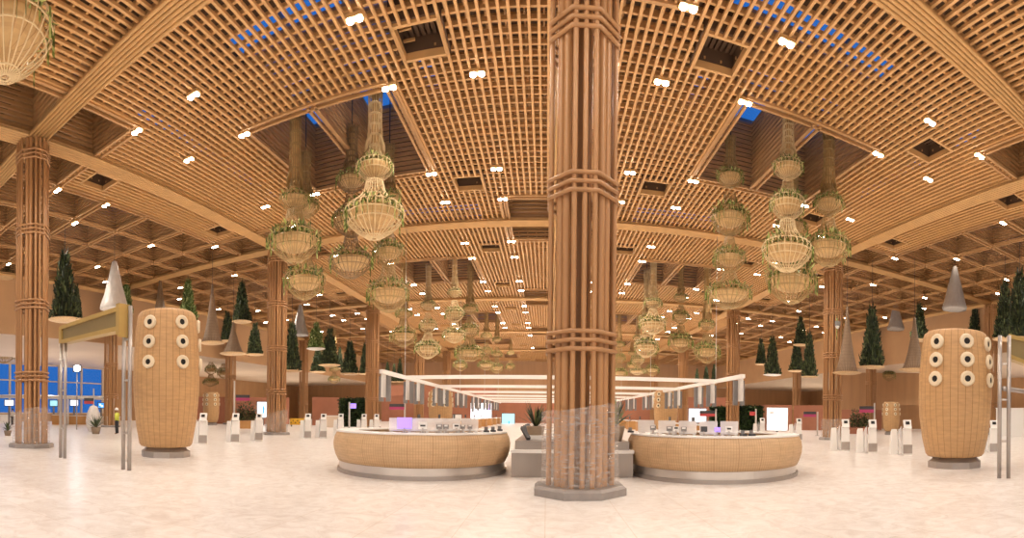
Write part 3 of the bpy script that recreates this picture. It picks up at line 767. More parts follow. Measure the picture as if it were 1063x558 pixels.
for side, (xc, yf, wp) in {'left': (437.5, 500, 186), 'right': (741.5, 503.5, 184)}.items():
    c, Rr, d, Hc = counter(xc, yf, wp, 'wide round cane fronted counter %s of the central column' % side)
    x0, x1 = (404, 497) if side == 'left' else (660, 768)
    # acrylic screens round the back of the desk
    n = 5
    for k in range(n):
        xa = x0 + (x1 - x0) * (k + .5) / n
        pb, pf, dd = on_counter(c, Rr, xa)
        lab = 'clear acrylic screen on the %s counter, %s' % (side, ['at its left end', 'second from its left end', 'in its middle', 'second from its right end', 'at its right end'][k])
        t = thing('acrylic_screen', lab, 'screen', (pf.x, pf.y, Hc), math.atan2(-dd.x, dd.y), 'acrylic screens on the counters')
        MB().b6(-.222, .222, -.012, .012, .03, .36).build('panel', M_['acryl'], t)
        f = MB(); f.b6(-.2, -.13, -.06, .06, 0, .03); f.build('foot', M_['steel'], t)
        f = MB(); f.b6(.13, .2, -.06, .06, 0, .03); f.build('foot', M_['steel'], t)
        t.location = pf + dd * .25 + Vector((0, 0, Hc))
    mons = [(420, 'scr_p', 15), (439, 'white', 9), (456, 'grey', 6), (463, 'grey', 6), (480.5, 'grey', 5), (488, 'grey', 5), (474, 'white', 7)] if side == 'left' else \
           [(667, 'white', 7), (678, 'grey', 6), (695, 'grey', 6), (702, 'white', 6), (710, 'grey', 6), (731, 'dark', 7), (745, 'scr_p', 6), (757, 'white', 7)]
    names = ['leftmost', 'second from left', 'third from left', 'fourth from left', 'fifth from left', 'sixth from left', 'seventh from left', 'rightmost']
    order = sorted(range(len(mons)), key=lambda i: mons[i][0])
    for rank, i in enumerate(order):
        xm, mm, w = mons[i]; pb, pf, dd = on_counter(c, Rr, xm, .83)
        p = pf + dd * .02; r = p.length; ww = w / F * r
        col = {'scr_p': 'violet lit', 'white': 'white', 'grey': 'grey', 'dark': 'dark'}[mm]
        t = thing('desk_monitor', '%s desk monitor on the %s counter, %s' % (col, side, names[rank] if rank < len(mons) - 1 else 'rightmost'), 'monitor', (p.x, p.y, Hc), math.atan2(-dd.x, dd.y), 'monitors on the counters')
        MB().b6(-ww / 2, ww / 2, -.02, .02, .10, .10 + min(.27, ww * .8)).build('display', M_[mm], t)
        if mm in ('white', 'grey'): MB().b6(-ww * .3, ww * .3, -.026, -.021, .16, .2).build('logo_plate', M_['dark' if mm == 'white' else 'white'], t)
        MB().b6(-.02, .02, -.02, .02, .01, .12).build('stand', M_['steel_dull'], t)
        MB().b6(-.08, .08, -.07, .07, 0, .015).build('foot', M_['steel_dull'], t)
    for k, xq in enumerate((505, 512, 519) if side == 'left' else (772, 781, 655)):
        pb, pf, dd = on_counter(c, Rr, xq, .86); p = pf + dd * .1
        t = thing('desk_phone', '%s small device on the %s worktop' % (['first', 'second', 'third'][k], side) if False else 'small dark device on the %s counter top, %s' % (side, [['left of three', 'middle of three', 'right of three'], ['left of the pair by the right end', 'right of the pair by the right end', 'alone at the left end']][side == 'right'][k]), 'device', (p.x, p.y, Hc), .3, 'small devices on the counters')
        MB().b6(-.07, .07, -.06, .06, 0, .05).build('base', M_['dark'], t)
        MB().b6(-.05, .05, .02, .05, .05, .14).build('screen', M_['grey'], t)

# ------------------------------------------------------------------ low steel conveyor island between the counters
isl = thing('conveyor_island', 'low steel conveyor island behind the central column between counters', 'conveyor', (0, 0, 0))
yI = 12.2
MB().b6(-.88, 2.26, yI, yI + 7, 0, .62).build('steel_base', M_['steel_box'], isl)
MB().b6(-.90, 2.28, yI - .05, yI + 7, .62, .70).build('white_edge', M_['white'], isl)
MB().b6(-.80, 2.18, yI + .15, yI + 7, .70, .92).build('upper_step', M_['steel_box'], isl)
for k in range(4):
    b = MB(); b.b6(-.55, 1.95, yI + 1.0 + k * 1.35, yI + 1.9 + k * 1.35, .92, 1.02 + .02 * k); b.build('belt', M_['white'], isl)
    for q in range(2):
        x = (-.66, 1.85)[q]
        MB().box((x + .1, yI + .75 + k * 1.35, 1.1), (.1, .55, .09), Euler((math.radians(32), 0, math.radians(-25 if q else 25))).to_matrix()).build('scanner_arm', M_['dark'], isl)
def agave(p, h, lab, n=34, pot=True, m='leaf_dark', grp='spiky plants beside the column'):
    t = thing('agave_plant', lab, 'plant', p, 0, grp)
    hp = h * .3
    MB().lathe([(h * .16, 0), (h * .22, hp * .9), (h * .22, hp), (h * .19, hp), (h * .19, hp * .9)], 16).build('pot', M_['white'] if not pot else M_['pot'], t)
    b = MB()
    for k in range(n):
        q = R.uniform(0, 2 * PI); e = R.uniform(.25, 1.35); L = h * R.uniform(.5, .75)
        d = Vector((cos(q) * cos(e), sin(q) * cos(e), sin(e))); w = Vector((-sin(q), cos(q), 0)) * h * .03
        p0 = Vector((0, 0, hp * .9)); p1 = p0 + d * L * .55; p2 = p0 + d * L + Vector((0, 0, -.12 * L * cos(e)))
        b._add([p0 - w * .6, p0 + w * .6, p1 + w, p1 - w, p2], [(0, 1, 2, 3), (3, 2, 4)])
    b.build('leaves', M_[m], t); return t
agave((-.3, yI + 1.5, .92), 1.2, 'spiky green plant left of the central column on island')
agave((1.82, yI + .5, .92), 1.35, 'spiky green plant right of the central column on island')

# ------------------------------------------------------------------ overhead white rails with hanging panels
def zat(x, y, Y): return at_depth(x, y, Y).z
RLx, RRx = -8.75, 10.6; ZR = 3.85
gan = thing('overhead_rail_frame', 'white overhead rail frame above the check-in rows', 'rail frame', (0, 0, 0))
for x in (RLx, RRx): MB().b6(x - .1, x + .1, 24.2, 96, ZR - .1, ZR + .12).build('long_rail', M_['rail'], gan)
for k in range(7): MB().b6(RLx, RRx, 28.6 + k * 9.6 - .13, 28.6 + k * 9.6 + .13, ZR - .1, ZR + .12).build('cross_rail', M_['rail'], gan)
for k in range(0, 7, 2):
    for x in (RLx, RRx): MB().tube([(x, 28.6 + k * 9.6, ZR + .1), (x, 28.6 + k * 9.6, CZ - .1)], .02, 5).build('hanger', M_['steel'], gan)
proto = None
for s_, x in (('left', RLx), ('right', RRx)):
    ys = [24.6, 29.2, 31.8, 37.2, 40.2, 46.6, 50, 57, 61, 68, 72, 80, 84]
    for k, y in enumerate(ys):
        lab = 'white and dark grey panel pair hanging from the %s overhead rail' % s_ if k else 'nearest white and grey panel pair at the end of the %s overhead rail' % s_
        if proto is None:
            proto = thing('checkin_sign', lab, 'sign', (x, y, ZR), 0, 'panels on the %s rail' % s_)
            MB().b6(-.02, .02, -.36, .36, -1.38, -.1).build('white_panel', M_['white'], proto)
            MB().b6(-.34, -.08, .18, .30, -1.6, -.2).build('dark_panel', M_['grey'], proto)
            MB().b6(.08, .34, .18, .30, -1.6, -.2).build('dark_panel', M_['grey'], proto)
        else:
            o = dup(proto, (x, y, ZR), 0, lab, 'panels on the %s rail' % s_)
# rows of check-in desks below the rails
proto = None
for s_, x in (('left', RLx + .5), ('right', RRx - .5)):
    for k in range(9):
        y = 31 + k * 6.2
        lab = 'pale check-in desk under the %s overhead rail, half hidden by the counter' % s_
        if s_ == 'right' and k == 2: continue
        if proto is None:
            proto = thing('checkin_desk', lab, 'desk', (x, y, 0), 0, 'check-in desks under the %s rail' % s_)
            MB().b6(-.5, .5, -1.0, 1.0, 0, 1.0).build('body', M_['orange'], proto)
            MB().b6(-.55, .55, -1.05, 1.05, 1.0, 1.08).build('top', M_['white'], proto)
            MB().b6(-.25, -.2, -.3, .3, 1.2, 1.55).build('monitor', M_['dark'], proto)
            MB().b6(-.25, -.2, -.04, .04, 1.08, 1.2).build('stand', M_['steel'], proto)
        else: dup(proto, (x, y, 0), 0, lab, 'check-in desks under the %s rail' % s_)

# ------------------------------------------------------------------ portal frames of steel posts and a slanted box beam
def post_pair(t, p, d, h):
    for s_ in (-.13, .13):
        m = MB(); q = p + d * s_
        m.tube([(q.x, q.y, 0), (q.x, q.y, h)], .058, 12); m.build('post', M_['steel_dull'], t)
    for z in (1.0, h * .55, h * .8):
        q = p; MB().tube([q + d * -.13 + Vector((0, 0, z)), q + d * .13 + Vector((0, 0, z))], .03, 6).build('tie', M_['steel'], t)
pa = at_floor(65, 475); pb = at_floor(131, 487.5)
t = thing('portal_frame', 'steel post portal frame with slanted olive box beam by left drum', 'frame', (0, 0, 0), 0, 'portal frames with olive beams')
ax = (pb - pa).normalized()
post_pair(t, pa, Vector((1, 0, 0)), 4.15); post_pair(t, pb, Vector((1, 0, 0)), at_r(131, 318, math.hypot(pb.x, pb.y)).z)
ra, rb = math.hypot(pa.x, pa.y), math.hypot(pb.x, pb.y)
A0, A1 = at_r(68, 356, ra), at_r(68, 339, ra); B0, B1 = at_r(126, 343, rb), at_r(126, 320, rb)
nrm = Vector((-ax.y, ax.x, 0)) * .12
def prism(a0, a1, b0, b1, n):
    m = MB(); m._add([a0 - n, a1 - n, b1 - n, b0 - n, a0 + n, a1 + n, b1 + n, b0 + n], [(0, 1, 2, 3), (7, 6, 5, 4), (0, 4, 5, 1), (3, 2, 6, 7), (1, 5, 6, 2), (0, 3, 7, 4)]); return m
prism(A0, A1, B0, B1, nrm).build('box_beam', M_['gold2'], t)
up = Vector((0, 0, .10)); fn = nrm * 1.5
prism(A0 - up * .2, A0 + up, B0 - up * .2, B0 + up, fn).build('beam_flange', M_['gold'], t)
prism(A1 - up, A1 + up * .2, B1 - up, B1 + up * .2, fn).build('beam_flange', M_['gold'], t)
e = (B0 - A0).normalized() * .16
prism(B0 - up, B1 + up, B0 + e - up * 2, B1 + e + up, fn).build('end_strip', M_['gold'], t)
prism(A0 - e, A1 - e, A0 + e * .2, A1 + e * .2, fn).build('end_strip', M_['gold'], t)
pc = at_floor(1042, 496); rc = math.hypot(pc.x, pc.y)
t = thing('portal_frame', 'twin steel posts at the right edge carrying an olive beam', 'frame', (0, 0, 0), 0, 'portal frames with olive beams')
dt = Vector((pc.y, -pc.x, 0)).normalized()
post_pair(t, pc, dt * .95, at_r(1042, 348, rc).z)
C0, C1 = at_r(1047, 372, rc + 1.2), at_r(1047, 349, rc + 1.2); D0, D1 = at_r(1100, 392, rc + 3.5), at_r(1100, 362, rc + 3.5)
n2 = Vector((-dt.y, dt.x, 0)) * .3
prism(C0, C1, D0, D1, n2).build('box_beam', M_['gold2'], t)
prism(C0 - up * .2, C0 + up, D0 - up * .2, D0 + up, n2 * 1.2).build('beam_flange', M_['gold'], t)
prism(C1 - up, C1 + up * .2, D1 - up, D1 + up * .2, n2 * 1.2).build('beam_flange', M_['gold'], t)
pd_ = at_r(1100, 480, rc + 3.5); pd_.z = 0
post_pair(t, pd_, dt, 4.0)
MB().tube([at_r(1042, 403, rc), at_r(1070, 407, rc + 2.2)], .07, 8).build('tie', M_['steel_dull'], t)

# ------------------------------------------------------------------ white boarding style gates on the floor
gp = None
def gate(x, yb, lab, grp, rz=.5, s=1.0):
    global gp
    p = at_floor(x, yb); rz = math.atan2(-p.x, p.y) + rz * .5
    if gp is None:
        gp = thing('entry_gate', lab, 'gate', p, rz, grp)
        m = MB(); m._add([(-.2, -.2, 0), (.2, -.2, 0), (.2, .1, 0), (-.2, .1, 0), (-.17, -.16, 1.18), (.17, -.16, 1.18), (.17, .06, 1.18), (-.17, .06, 1.18)], [(0, 3, 2, 1), (4, 5, 6, 7), (0, 1, 5, 4), (1, 2, 6, 5), (2, 3, 7, 6), (3, 0, 4, 7)])
        m.build('cabinet', M_['white'], gp)
        MB().b6(-.205, .205, -.212, -.19, .08, .46).build('kick_plate', M_['steel_dull'], gp)
        m = MB(); m.box((0, -.12, 1.33), (.34, .10, .40), Euler((math.radians(-24), 0, math.radians(0))).to_matrix()); sg = m.build('reader_head', M_['white'], gp)
        MB().box((0, -.17, 1.40), (.17, .03, .13), Euler((math.radians(-24), 0, 0)).to_matrix()).build('reader_window', M_['black'], sg)
        m = MB(); m._add([(-.24, -.1, .05), (-.24, .9, .05), (-.24, .9, .85), (-.24, -.05, 1.25), (-.27, -.1, .05), (-.27, .9, .05), (-.27, .9, .85), (-.27, -.05, 1.25)], [(0, 1, 2, 3), (7, 6, 5, 4), (0, 4, 5, 1), (1, 5, 6, 2), (2, 6, 7, 3)]); m.build('glass_wing', M_['acryl'], gp)
        m = MB(); m._add([(-.62, .35, 0), (-.3, .35, 0), (-.3, .75, 0), (-.62, .75, 0), (-.58, .4, 1.12), (-.34, .4, 1.12), (-.34, .6, 1.02), (-.58, .6, 1.02)], [(0, 3, 2, 1), (4, 5, 6, 7), (0, 1, 5, 4), (1, 2, 6, 5), (2, 3, 7, 6), (3, 0, 4, 7)]); m.build('side_cabinet', M_['white'], gp)
        return gp
    o = dup(gp, p, rz, lab, grp); return o
gl, gr_ = 'white entry gates on the left', 'white entry gates on the right'
gate(211.5, 461, 'white entry gate closest to the left drum', gl, -.5)
gate(245, 459.5, 'white entry gate between small drum and second left column', gl, -.45)
gate(269.5, 457.5, 'white entry gate just left of the second left column', gl, -.4)
gate(320, 455, 'white entry gate just right of the second left column', gl, -.35)
gate(336, 454.5, 'second white entry gate right of the second left column', gl, -.3)
gate(354, 452.5, 'white entry gate behind the left end of left counter', gl, -.3)
gate(378, 451.5, 'white entry gate peeking over left part of left counter', gl, -.2)
gate(391, 451, 'white entry gate peeking over left counter by rail column', gl, -.2)
gate(791, 455, 'white entry gate peeking over right part of right counter', gr_, .3)
gate(829, 457, 'white entry gate behind the right end of right counter', gr_, .35)
gate(877, 468, 'white entry gate just right of the right column', gr_, .4)
gate(905, 470, 'white entry gate middle one before the small right drum', gr_, .45)
gate(941, 472, 'white entry gate closest to the right drum', gr_, .5)
gate(1031, 470, 'white entry gate between right drum and twin posts', gr_, .5)

# ------------------------------------------------------------------ flag signs on posts
def flag(x, yb, yt, x0, x1, y0, y1, lab, cols_, r=None):
    if r is None: p = at_floor(x, yb); r = math.hypot(p.x, p.y)
    else: p = at_r(x, yb, r); p.z = 0
    t = thing('post_sign', lab, 'sign', p, math.atan2(-p.x, p.y), 'flag signs on slim posts')
    MB().b6(-.07, .07, -.05, .05, 0, at_r(x, yt, r).z).build('post', M_['steel'], t)
    MB().b6(-.2, .2, -.2, .2, 0, .03).build('foot', M_['steel_dull'], t)
    za, zb = at_r(x, y1, r).z, at_r(x, y0, r).z
    xa, xb = (x0 - x) / F * r, (x1 - x) / F * r
    n = len(cols_)
    for k, c in enumerate(cols_):
        MB().b6(xa, xb, -.06, .06, zb - (zb - za) * (k + 1) / n, zb - (zb - za) * k / n).build('sign_band', M_[c], t)
flag(362.5, 449, 417, 363.5, 369.5, 418.5, 423.5, 'slim post with small violet sign behind the left counter', ['scr_p'])
flag(420, 449, 416, 404, 419.5, 419, 425, 'post with dark and pink sign under left rail', ['dark', 'pink'])
flag(243, 447, 395, 244.5, 259, 409.5, 415.5, 'white post with dark and magenta sign left of second column', ['dark', 'pink'], 42)
flag(784.5, 452, 424, 778, 784, 427, 431, 'slim post with small red sign behind right counter', ['red'])
flag(848.5, 452, 427, 834, 847, 427, 432.5, 'post with dark and pink sign left of right column', ['dark', 'pink'])
flag(907.5, 452, 418, 892, 907, 421.5, 428, 'post with dark and magenta sign above the right gates', ['dark', 'pink'])
flag(743, 450, 424, 726, 742, 426, 432, 'post with dark and red sign beside the bright screen', ['dark', 'red'])
flag(97, 447, 403, 87, 97, 413, 419, 'pale post with dark and red sign left of portal posts', ['dark', 'red'], 46)

# ------------------------------------------------------------------ low partition walls, hedges and screens across the middle distance
def wallpiece(name, x0, x1, ytop, r, m, lab, th=.3, kind='structure', cat=None):
    a, b = at_r(x0, 440, r), at_r(x1, 440, r); a.z = b.z = 0
    d = (b - a); L = d.length; mid = (a + b) / 2; h = at_r((x0 + x1) / 2, ytop, r).z
    o = MB().b6(-L / 2, L / 2, -th / 2, th / 2, 0, h).build(name, M_[m])
    o.location = mid; o.rotation_euler = (0, 0, math.atan2(d.y, d.x))
    if kind == 'structure': struct(o, lab)
    else: tag(o, lab, cat)
    return o
wallpiece('wall_left', 205, 300, 412, 64, 'wall_red', 'low red brown partition behind the left gates')
wallpiece('wall_left', 324, 353, 412, 60, 'wall_red', 'low red brown partition left of the green hedge')
wallpiece('wall_right', 789, 822, 420, 58, 'wall_red', 'low red brown partition around the bright right screen')
wallpiece('wall_right', 824, 862, 420.5, 60, 'wall_red', 'low red brown partition behind the right column')
wallpiece('wall_right', 868, 915, 425, 64, 'wall_red', 'low red brown partition behind the right gates')
wallpiece('wall_left', 396, 515, 400, 95, 'wall_red', 'red brown end partition behind the left rail')
wallpiece('wall_back', 500, 640, 418, 92, 'wall_red', 'red brown end partition behind the central column')
wallpiece('wall_right', 640, 760, 412, 90, 'wall_red', 'red brown end partition behind the right rail')
wallpiece('wall_right', 868, 960, 372, 72, 'wall_brown', 'tall brown timber wall behind the right gates')
def hedge(x0, x1, ytop, r, lab):
    a, b = at_r(x0, 440, r), at_r(x1, 440, r); a.z = b.z = 0; d = b - a; L = d.length; h = at_r((x0 + x1) / 2, ytop, r).z
    t = thing('living_wall', lab, 'hedge', (a + b) / 2, math.atan2(d.y, d.x), 'green living walls')
    MB().b6(-L / 2, L / 2, 0, .3, 0, h).build('backing', M_['dark'], t)
    m = MB()
    for k in range(2200):
        p = Vector((R.uniform(-L / 2, L / 2), R.uniform(-.25, .0), R.uniform(.05, h)))
        m.leaf(p, Vector((R.uniform(-1, 1), R.uniform(-1, -.1), R.uniform(-.8, .6))), Vector((R.uniform(-1, 1), .3, 1)), R.uniform(.2, .45), R.uniform(.12, .2))
    m.build('foliage', M_['leaf_hedge'], t)
hedge(352, 381, 413, 56, 'dark green living wall behind the left end of the left counter')
hedge(765, 792, 421, 57, 'dark green living wall behind right counter, beside red sign')
hedge(737, 755, 422, 58, 'dark green living wall left of the right rail column')
def display(x0, x1, y0, y1, r, lab, m, marks=(), frame='dark', stand=True, grp=None):
    xm = (x0 + x1) / 2; p = at_r(xm, y1, r); h = (at_r(xm, y0, r) - p).z; w = (x1 - x0) / F * r
    t = thing('display_screen', lab, 'screen', (p.x, p.y, 0 if stand else p.z), math.atan2(-p.x, p.y), grp)
    zb = p.z if stand else 0
    MB().b6(-w / 2 - .08, w / 2 + .08, .0, .16, max(0, zb - .08), zb + h + .08).build('frame', M_[frame], t)
    MB().b6(-w / 2, w / 2, -.03, 0, zb, zb + h).build('picture', M_[m], t)
    for (u0, u1, v0, v1, mm) in marks:
        MB().b6(-w / 2 + u0 * w, -w / 2 + u1 * w, -.06, -.031, zb + v0 * h, zb + v1 * h).build('mark', M_[mm], t)
    if stand and zb > .1: MB().b6(-.12, .12, .02, .14, 0, zb).build('stand', M_['grey'], t)
    return t
display(267, 279, 417, 433, 58, 'bright white advert screen left of the second left column', 'scr_w', [(.45, .6, .25, .75, 'scr_b'), (.6, .75, .5, .62, 'scr_c')])
display(796.5, 817, 423.5, 446, 50, 'large glowing white screen behind the right counter', 'scr_w', [(.1, .35, .75, .85, 'white')], 'white')
display(715, 733, 424, 438, 70, 'bright white screen behind panels left of right rail column', 'scr_w')
display(488.5, 510, 418, 441, 78, 'tall bright white screen at the end of the left rail', 'scr_w', [(.05, .15, .6, .95, 'grey'), (.3, .4, .65, .95, 'grey'), (.6, .7, .7, .95, 'scr_p'), (.82, .93, .7, .95, 'scr_p')])
display(521, 534, 429, 446, 85, 'pale cyan screen on the red end wall left of column', 'scr_c', [(.5, .62, .3, .55, 'scr_b')])
display(470, 479, 430, 440, 80, 'small white notice board behind the left panels', 'white')
for x0, x1, y0, y1, m, lab, mk in [(5, 14, 415, 420.5, 'scr_w', 'white departure screen left of the leftmost column', ()), (52, 59.5, 415.5, 421, 'scr_c', 'pale screen just right of the leftmost column', ()),
                                   (73, 81, 415, 420.5, 'scr_w', 'white screen between the left portal posts, left one', ()), (102, 108, 418, 423, 'scr_b', 'blue screen with white symbol right inside the portal frame', ((.2, .45, .5, .8, 'scr_w'), (.5, .8, .2, .5, 'scr_w')))]:
    display(x0, x1, y0, y1, 56, lab, m, mk, 'dark', True, 'screens over the left desks')
# left desks, right desks
for x0, x1, yt, r, m, lab in [(0, 20, 430, 62, 'white', 'white counter block at the left edge under the screen'), (54, 66, 430, 54, 'orange', 'orange wood desk right of the leftmost column'),
                        (68, 92, 431, 55, 'orange', 'long orange wood desk seen through the portal frame'), (103, 125, 432, 52, 'soffit', 'pale wooden desk behind the person in vest'),
                        (338, 351, 431, 52, 'soffit', 'pale wooden box desk left of the hedge'), (1034, 1063, 423, 44, 'white', 'white rail desk behind the twin posts')]:
    p0, p1 = at_r(x0, 440, r), at_r(x1, 440, r); p0.z = p1.z = 0; d = p1 - p0; L = d.length; h = max(.9, at_r((x0 + x1) / 2, yt, r).z)
    t = thing('service_desk', lab, 'desk', (p0 + p1) / 2, math.atan2(d.y, d.x), 'service desks along the sides')
    MB().b6(-L / 2, L / 2, 0, .8, 0, h - .06).build('body', M_[m], t)
    MB().b6(-L / 2 - .05, L / 2 + .05, -.05, .85, h - .06, h).build('top', M_['white'], t)
# long white lintel band in front of the left glazing
b0 = at_r(-10, 411, 60); b1 = at_r(122, 413, 52)
m = MB(); dd = (b1 - b0); m.tube([b0, b1], .22, 4)
tag(m.build('sign_lintel', M_['white']), 'long white lintel band in front of the blue left glazing', 'lintel', None, 'thing')
for x in (0, 20, 75, 118): 
    q = b0.lerp(b1, (x + 10) / 132); MB().tube([(q.x, q.y, 0), (q.x, q.y, q.z)], .1, 6).build('post', M_['white'], bpy.data.objects['sign_lintel'])
# yellow barrier with black dots, planter
p0 = at_r(310, 437, 54); p0.z = 0
t = thing('yellow_barrier', 'yellow barrier with dark dots right of second left column', 'barrier', p0, math.atan2(-p0.x, p0.y))
MB().b6(-1.0, 1.0, -.1, .1, .2, .95).build('panel', M_['yellow'], t)
for k in range(8): MB().disc((-.85 + k * .24, -.11, .45 + .22 * (k % 2)), .07, 10, (0, -1, 0)).build('dot', M_['black'], t)
for s_ in (-.8, .8): MB().b6(s_ - .06, s_ + .06, -.3, .3, 0, .2).build('foot', M_['dark'], t)
p0 = at_r(256, 444, 46); p0.z = 0
t = thing('planter_box', 'low wooden planter with shrubs left of second left column', 'planter', p0, math.atan2(-p0.x, p0.y))
MB().b6(-.95, .95, -.4, .4, 0, .75).build('box', M_['orange'], t)
m = MB()
for k in range(700):
    q = Vector((R.uniform(-.9, .9), R.uniform(-.35, .35), .75)); z = abs(R.gauss(0, .7)); q.z += min(1.7, z)
    m.leaf(q, Vector((R.uniform(-1, 1), R.uniform(-1, 1), R.uniform(-.2, 1))), Vector((0, .3, 1)), .32, .12)
m.build('foliage', M_['leaf_hedge'], t)
p0 = at_r(892, 447, 48); p0.z = 0
t = thing('planter_box', 'leafy planter behind the gates right of the right column', 'planter', p0, math.atan2(-p0.x, p0.y))
MB().b6(-.95, .95, -.4, .4, 0, .6).build('box', M_['wall_red'], t)
m = MB()
for k in range(700):
    q = Vector((R.uniform(-.9, .9), R.uniform(-.35, .35), .6)); q.z += min(1.8, abs(R.gauss(0, .8)))
    m.leaf(q, Vector((R.uniform(-1, 1), R.uniform(-1, 1), R.uniform(-.2, 1))), Vector((0, .3, 1)), .32, .12)
m.build('foliage', M_['leaf_hedge'], t)
p0 = at_floor(99.5, 450)
agave(p0, 1.6, 'potted leafy plant on floor inside the portal frame', 30, True, 'leaf_dark', 'potted plants on the left')
p0 = at_floor(8, 452)
agave(p0, 1.1, 'small potted plant at left edge beside the leftmost column', 24, True, 'leaf_dark', 'potted plants on the left')
p0 = at_r(97, 440, 36); p0.z = 0
t = thing('wrapped_plant', 'white wrapped bundle standing behind the potted plant', 'bundle', p0)
MB().lathe([(.35, 0), (.5, .3), (.6, .8), (.5, 1.4), (.3, 1.9), (.1, 2.0)], 16, wob=.06).build('wrapping', M_['plastic_w'], t)
p0 = at_r(80, 382, 40)
t = thing('floodlight', 'dazzling white floodlight seen through the portal frame', 'floodlight', p0, math.atan2(-p0.x, p0.y))
MB().b6(-.36, .36, .05, .3, -.3, .3).build('housing', M_['dark'], t)
MB().disc((0, .04, 0), .27, 24, (0, -1, 0)).build('lens', M_['flood'], t)
MB().tube([(0, .2, -.3), (0, .2, -p0.z)], .05, 8).build('mast', M_['steel_dull'], t)
lp = bpy.data.lights.new('floodlight_beam', 'POINT'); lp.energy = 15; lp.color = (.9, .95, 1); lp.shadow_soft_size = .2
lo = bpy.data.objects.new('floodlight_beam', lp); COL.objects.link(lo); lo.location = p0 + Vector((-p0.x, -p0.y, 0)).normalized() * .5

# ------------------------------------------------------------------ two people far off
def person(loc, rz, lab, top, helmet):
    t = thing('person', lab, 'person', loc, rz)
    V = [(0, 0, .95), (0, 0, 1.15), (0, .01, 1.38), (0, 0, 1.50), (0, -.02, 1.60), (0, -.02, 1.72)]
    Rr = [.14, .135, .15, .055, .085, .075]
    E_ = [(0, 1), (1, 2), (2, 3), (3, 4), (4, 5)]
    for s_ in (-1, 1):
        i = len(V)
        V += [(s_ * .18, 0, 1.41), (s_ * .25, .02, 1.14), (s_ * .24, -.1, .92), (s_ * .23, -.14, .84)]; Rr += [.065, .05, .04, .035]
        E_ += [(2, i), (i, i + 1), (i + 1, i + 2), (i + 2, i + 3)]
        j = len(V)
        V += [(s_ * .10, 0, .86), (s_ * .11, -.02, .48), (s_ * .12, .02, .09), (s_ * .13, -.14, .04)]; Rr += [.095, .065, .048, .04]
        E_ += [(0, j), (j, j + 1), (j + 1, j + 2), (j + 2, j + 3)]
    me = bpy.data.meshes.new('body'); me.from_pydata(V, E_, []); o = bpy.data.objects.new('body', me); COL.objects.link(o); o.parent = t
    me.materials.append(M_['skin'])
    md = o.modifiers.new('skin', 'SKIN'); 
    for k, sv in enumerate(me.skin_vertices[0].data): sv.radius = (Rr[k], Rr[k]); sv.use_root = (k == 0)
    sb = o.modifiers.new('sub', 'SUBSURF'); sb.levels = 1; sb.render_levels = 1
    MB().lathe([(.16, .9), (.205, .95), (.20, 1.15), (.235, 1.36), (.17, 1.46), (.08, 1.5)], 18, sy=.72).build('vest', M_[top], t)
    for s_ in (-1, 1):
        MB().tube([(s_ * .10, 0, .95), (s_ * .11, -.02, .5), (s_ * .12, .02, .08)], [.125, .095, .08], 10).build('trouser_leg', M_['trouser'], t)
        MB().tube([(s_ * .17, 0, 1.42), (s_ * .25, .02, 1.15), (s_ * .245, -.08, .98)], [.085, .07, .06], 8).build('sleeve', M_[top], t)
    if helmet:
        m = MB(); m.lathe([(.15, 1.66), (.125, 1.67), (.12, 1.74), (.08, 1.80), (.02, 1.82)], 16, c=(0, -.02, 0)); m.build('helmet', M_['white'], t)
    else:
        m = MB(); m.lathe([(.105, 1.64), (.11, 1.72), (.07, 1.79), (.02, 1.80)], 14, c=(0, .01, 0)); m.build('hair', M_['black'], t)
person(at_floor(121.3, 450.5), -.9, 'person in white helmet and yellow vest standing inside the portal frame', 'vest', True)
person(at_floor(13, 441), -1.0, 'person in pale top and dark trousers at the far left', 'shirt', False)

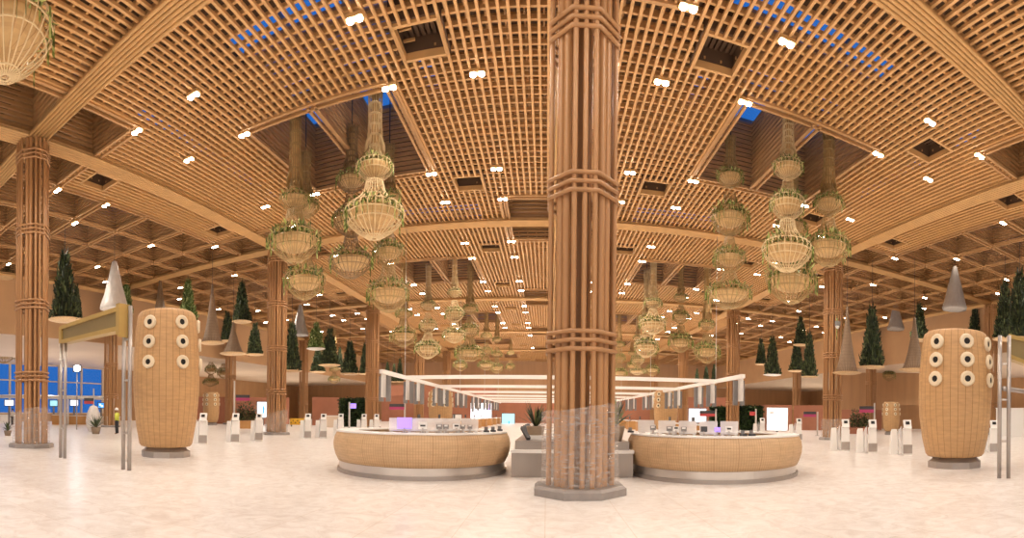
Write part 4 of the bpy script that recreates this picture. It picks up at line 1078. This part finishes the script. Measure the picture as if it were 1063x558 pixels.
# ------------------------------------------------------------------ world and lamps
w = bpy.data.worlds.new('dusk'); sc.world = w; w.use_nodes = True
bg = w.node_tree.nodes['Background']; bg.inputs[0].default_value = (.022, .14, .50, 1); bg.inputs[1].default_value = 1.0

def spot(x, y, z, e, ang=150):
    l = bpy.data.lights.new('downlight_beam', 'SPOT'); l.energy = e; l.spot_size = math.radians(ang); l.spot_blend = .6; l.color = (1, .90, .78); l.shadow_soft_size = .25
    o = bpy.data.objects.new('downlight_beam', l); COL.objects.link(o); o.location = (x, y, z)
def area(x, y, z, sx, sy, e, rot=(PI, 0, 0), col=(1, .86, .70)):  # unseen fill lamps without fixtures, facing up by default to brighten the ceiling
    l = bpy.data.lights.new('uplight', 'AREA'); l.shape = 'RECTANGLE'; l.size = sx; l.size_y = sy; l.energy = e; l.color = col
    o = bpy.data.objects.new('uplight', l); COL.objects.link(o); o.location = (x, y, z); o.rotation_euler = rot
for iy in range(-1, 5):
    for ix in (-1, 0):
        cx, cy = X0 + (ix + .5) * S, Y0 + (iy + .5) * S
        for a in (-1, 1):
            for b in (-1, 1): spot(cx + a * 1.5 * G, cy + b * 1.5 * G, CZ - .35, 1550)
        area(cx, cy, 5.2, 15, 15, 480 if iy < 2 else 800)
for iy in range(-1, 5):
    for ix in (-2, 1):
        cx, cy = X0 + (ix + .5) * S, Y0 + (iy + .5) * S
        for b in (-1, 1): spot(cx, cy + b * 1.5 * G, CZ - .35, 2300)
        area(cx, cy, 5.2, 15, 15, 350 if iy < 2 else 600)
for iy in range(0, 5):
    cy = Y0 + (iy + .5) * S - 9
    for x in (XL + 10, XR - 11): spot(x, cy, 8.2, 1800); area(x, cy, 3.6, 14, 14, 350)  # upward area lamp added to brighten the pale aisle soffit
area(0, -12, 5.5, 40, 9, 1300, (PI / 2, 0, 0), (1, .88, .74))  # unseen warm fill added behind the viewer, facing down the hall

sc.view_settings.view_transform = 'Standard'
sc.view_settings.exposure = 0
sc.cycles.max_bounces = 6; sc.cycles.diffuse_bounces = 4; sc.cycles.glossy_bounces = 3; sc.cycles.transparent_max_bounces = 12
sc.cycles.sample_clamp_indirect = 6
sc.cycles.use_denoising = True
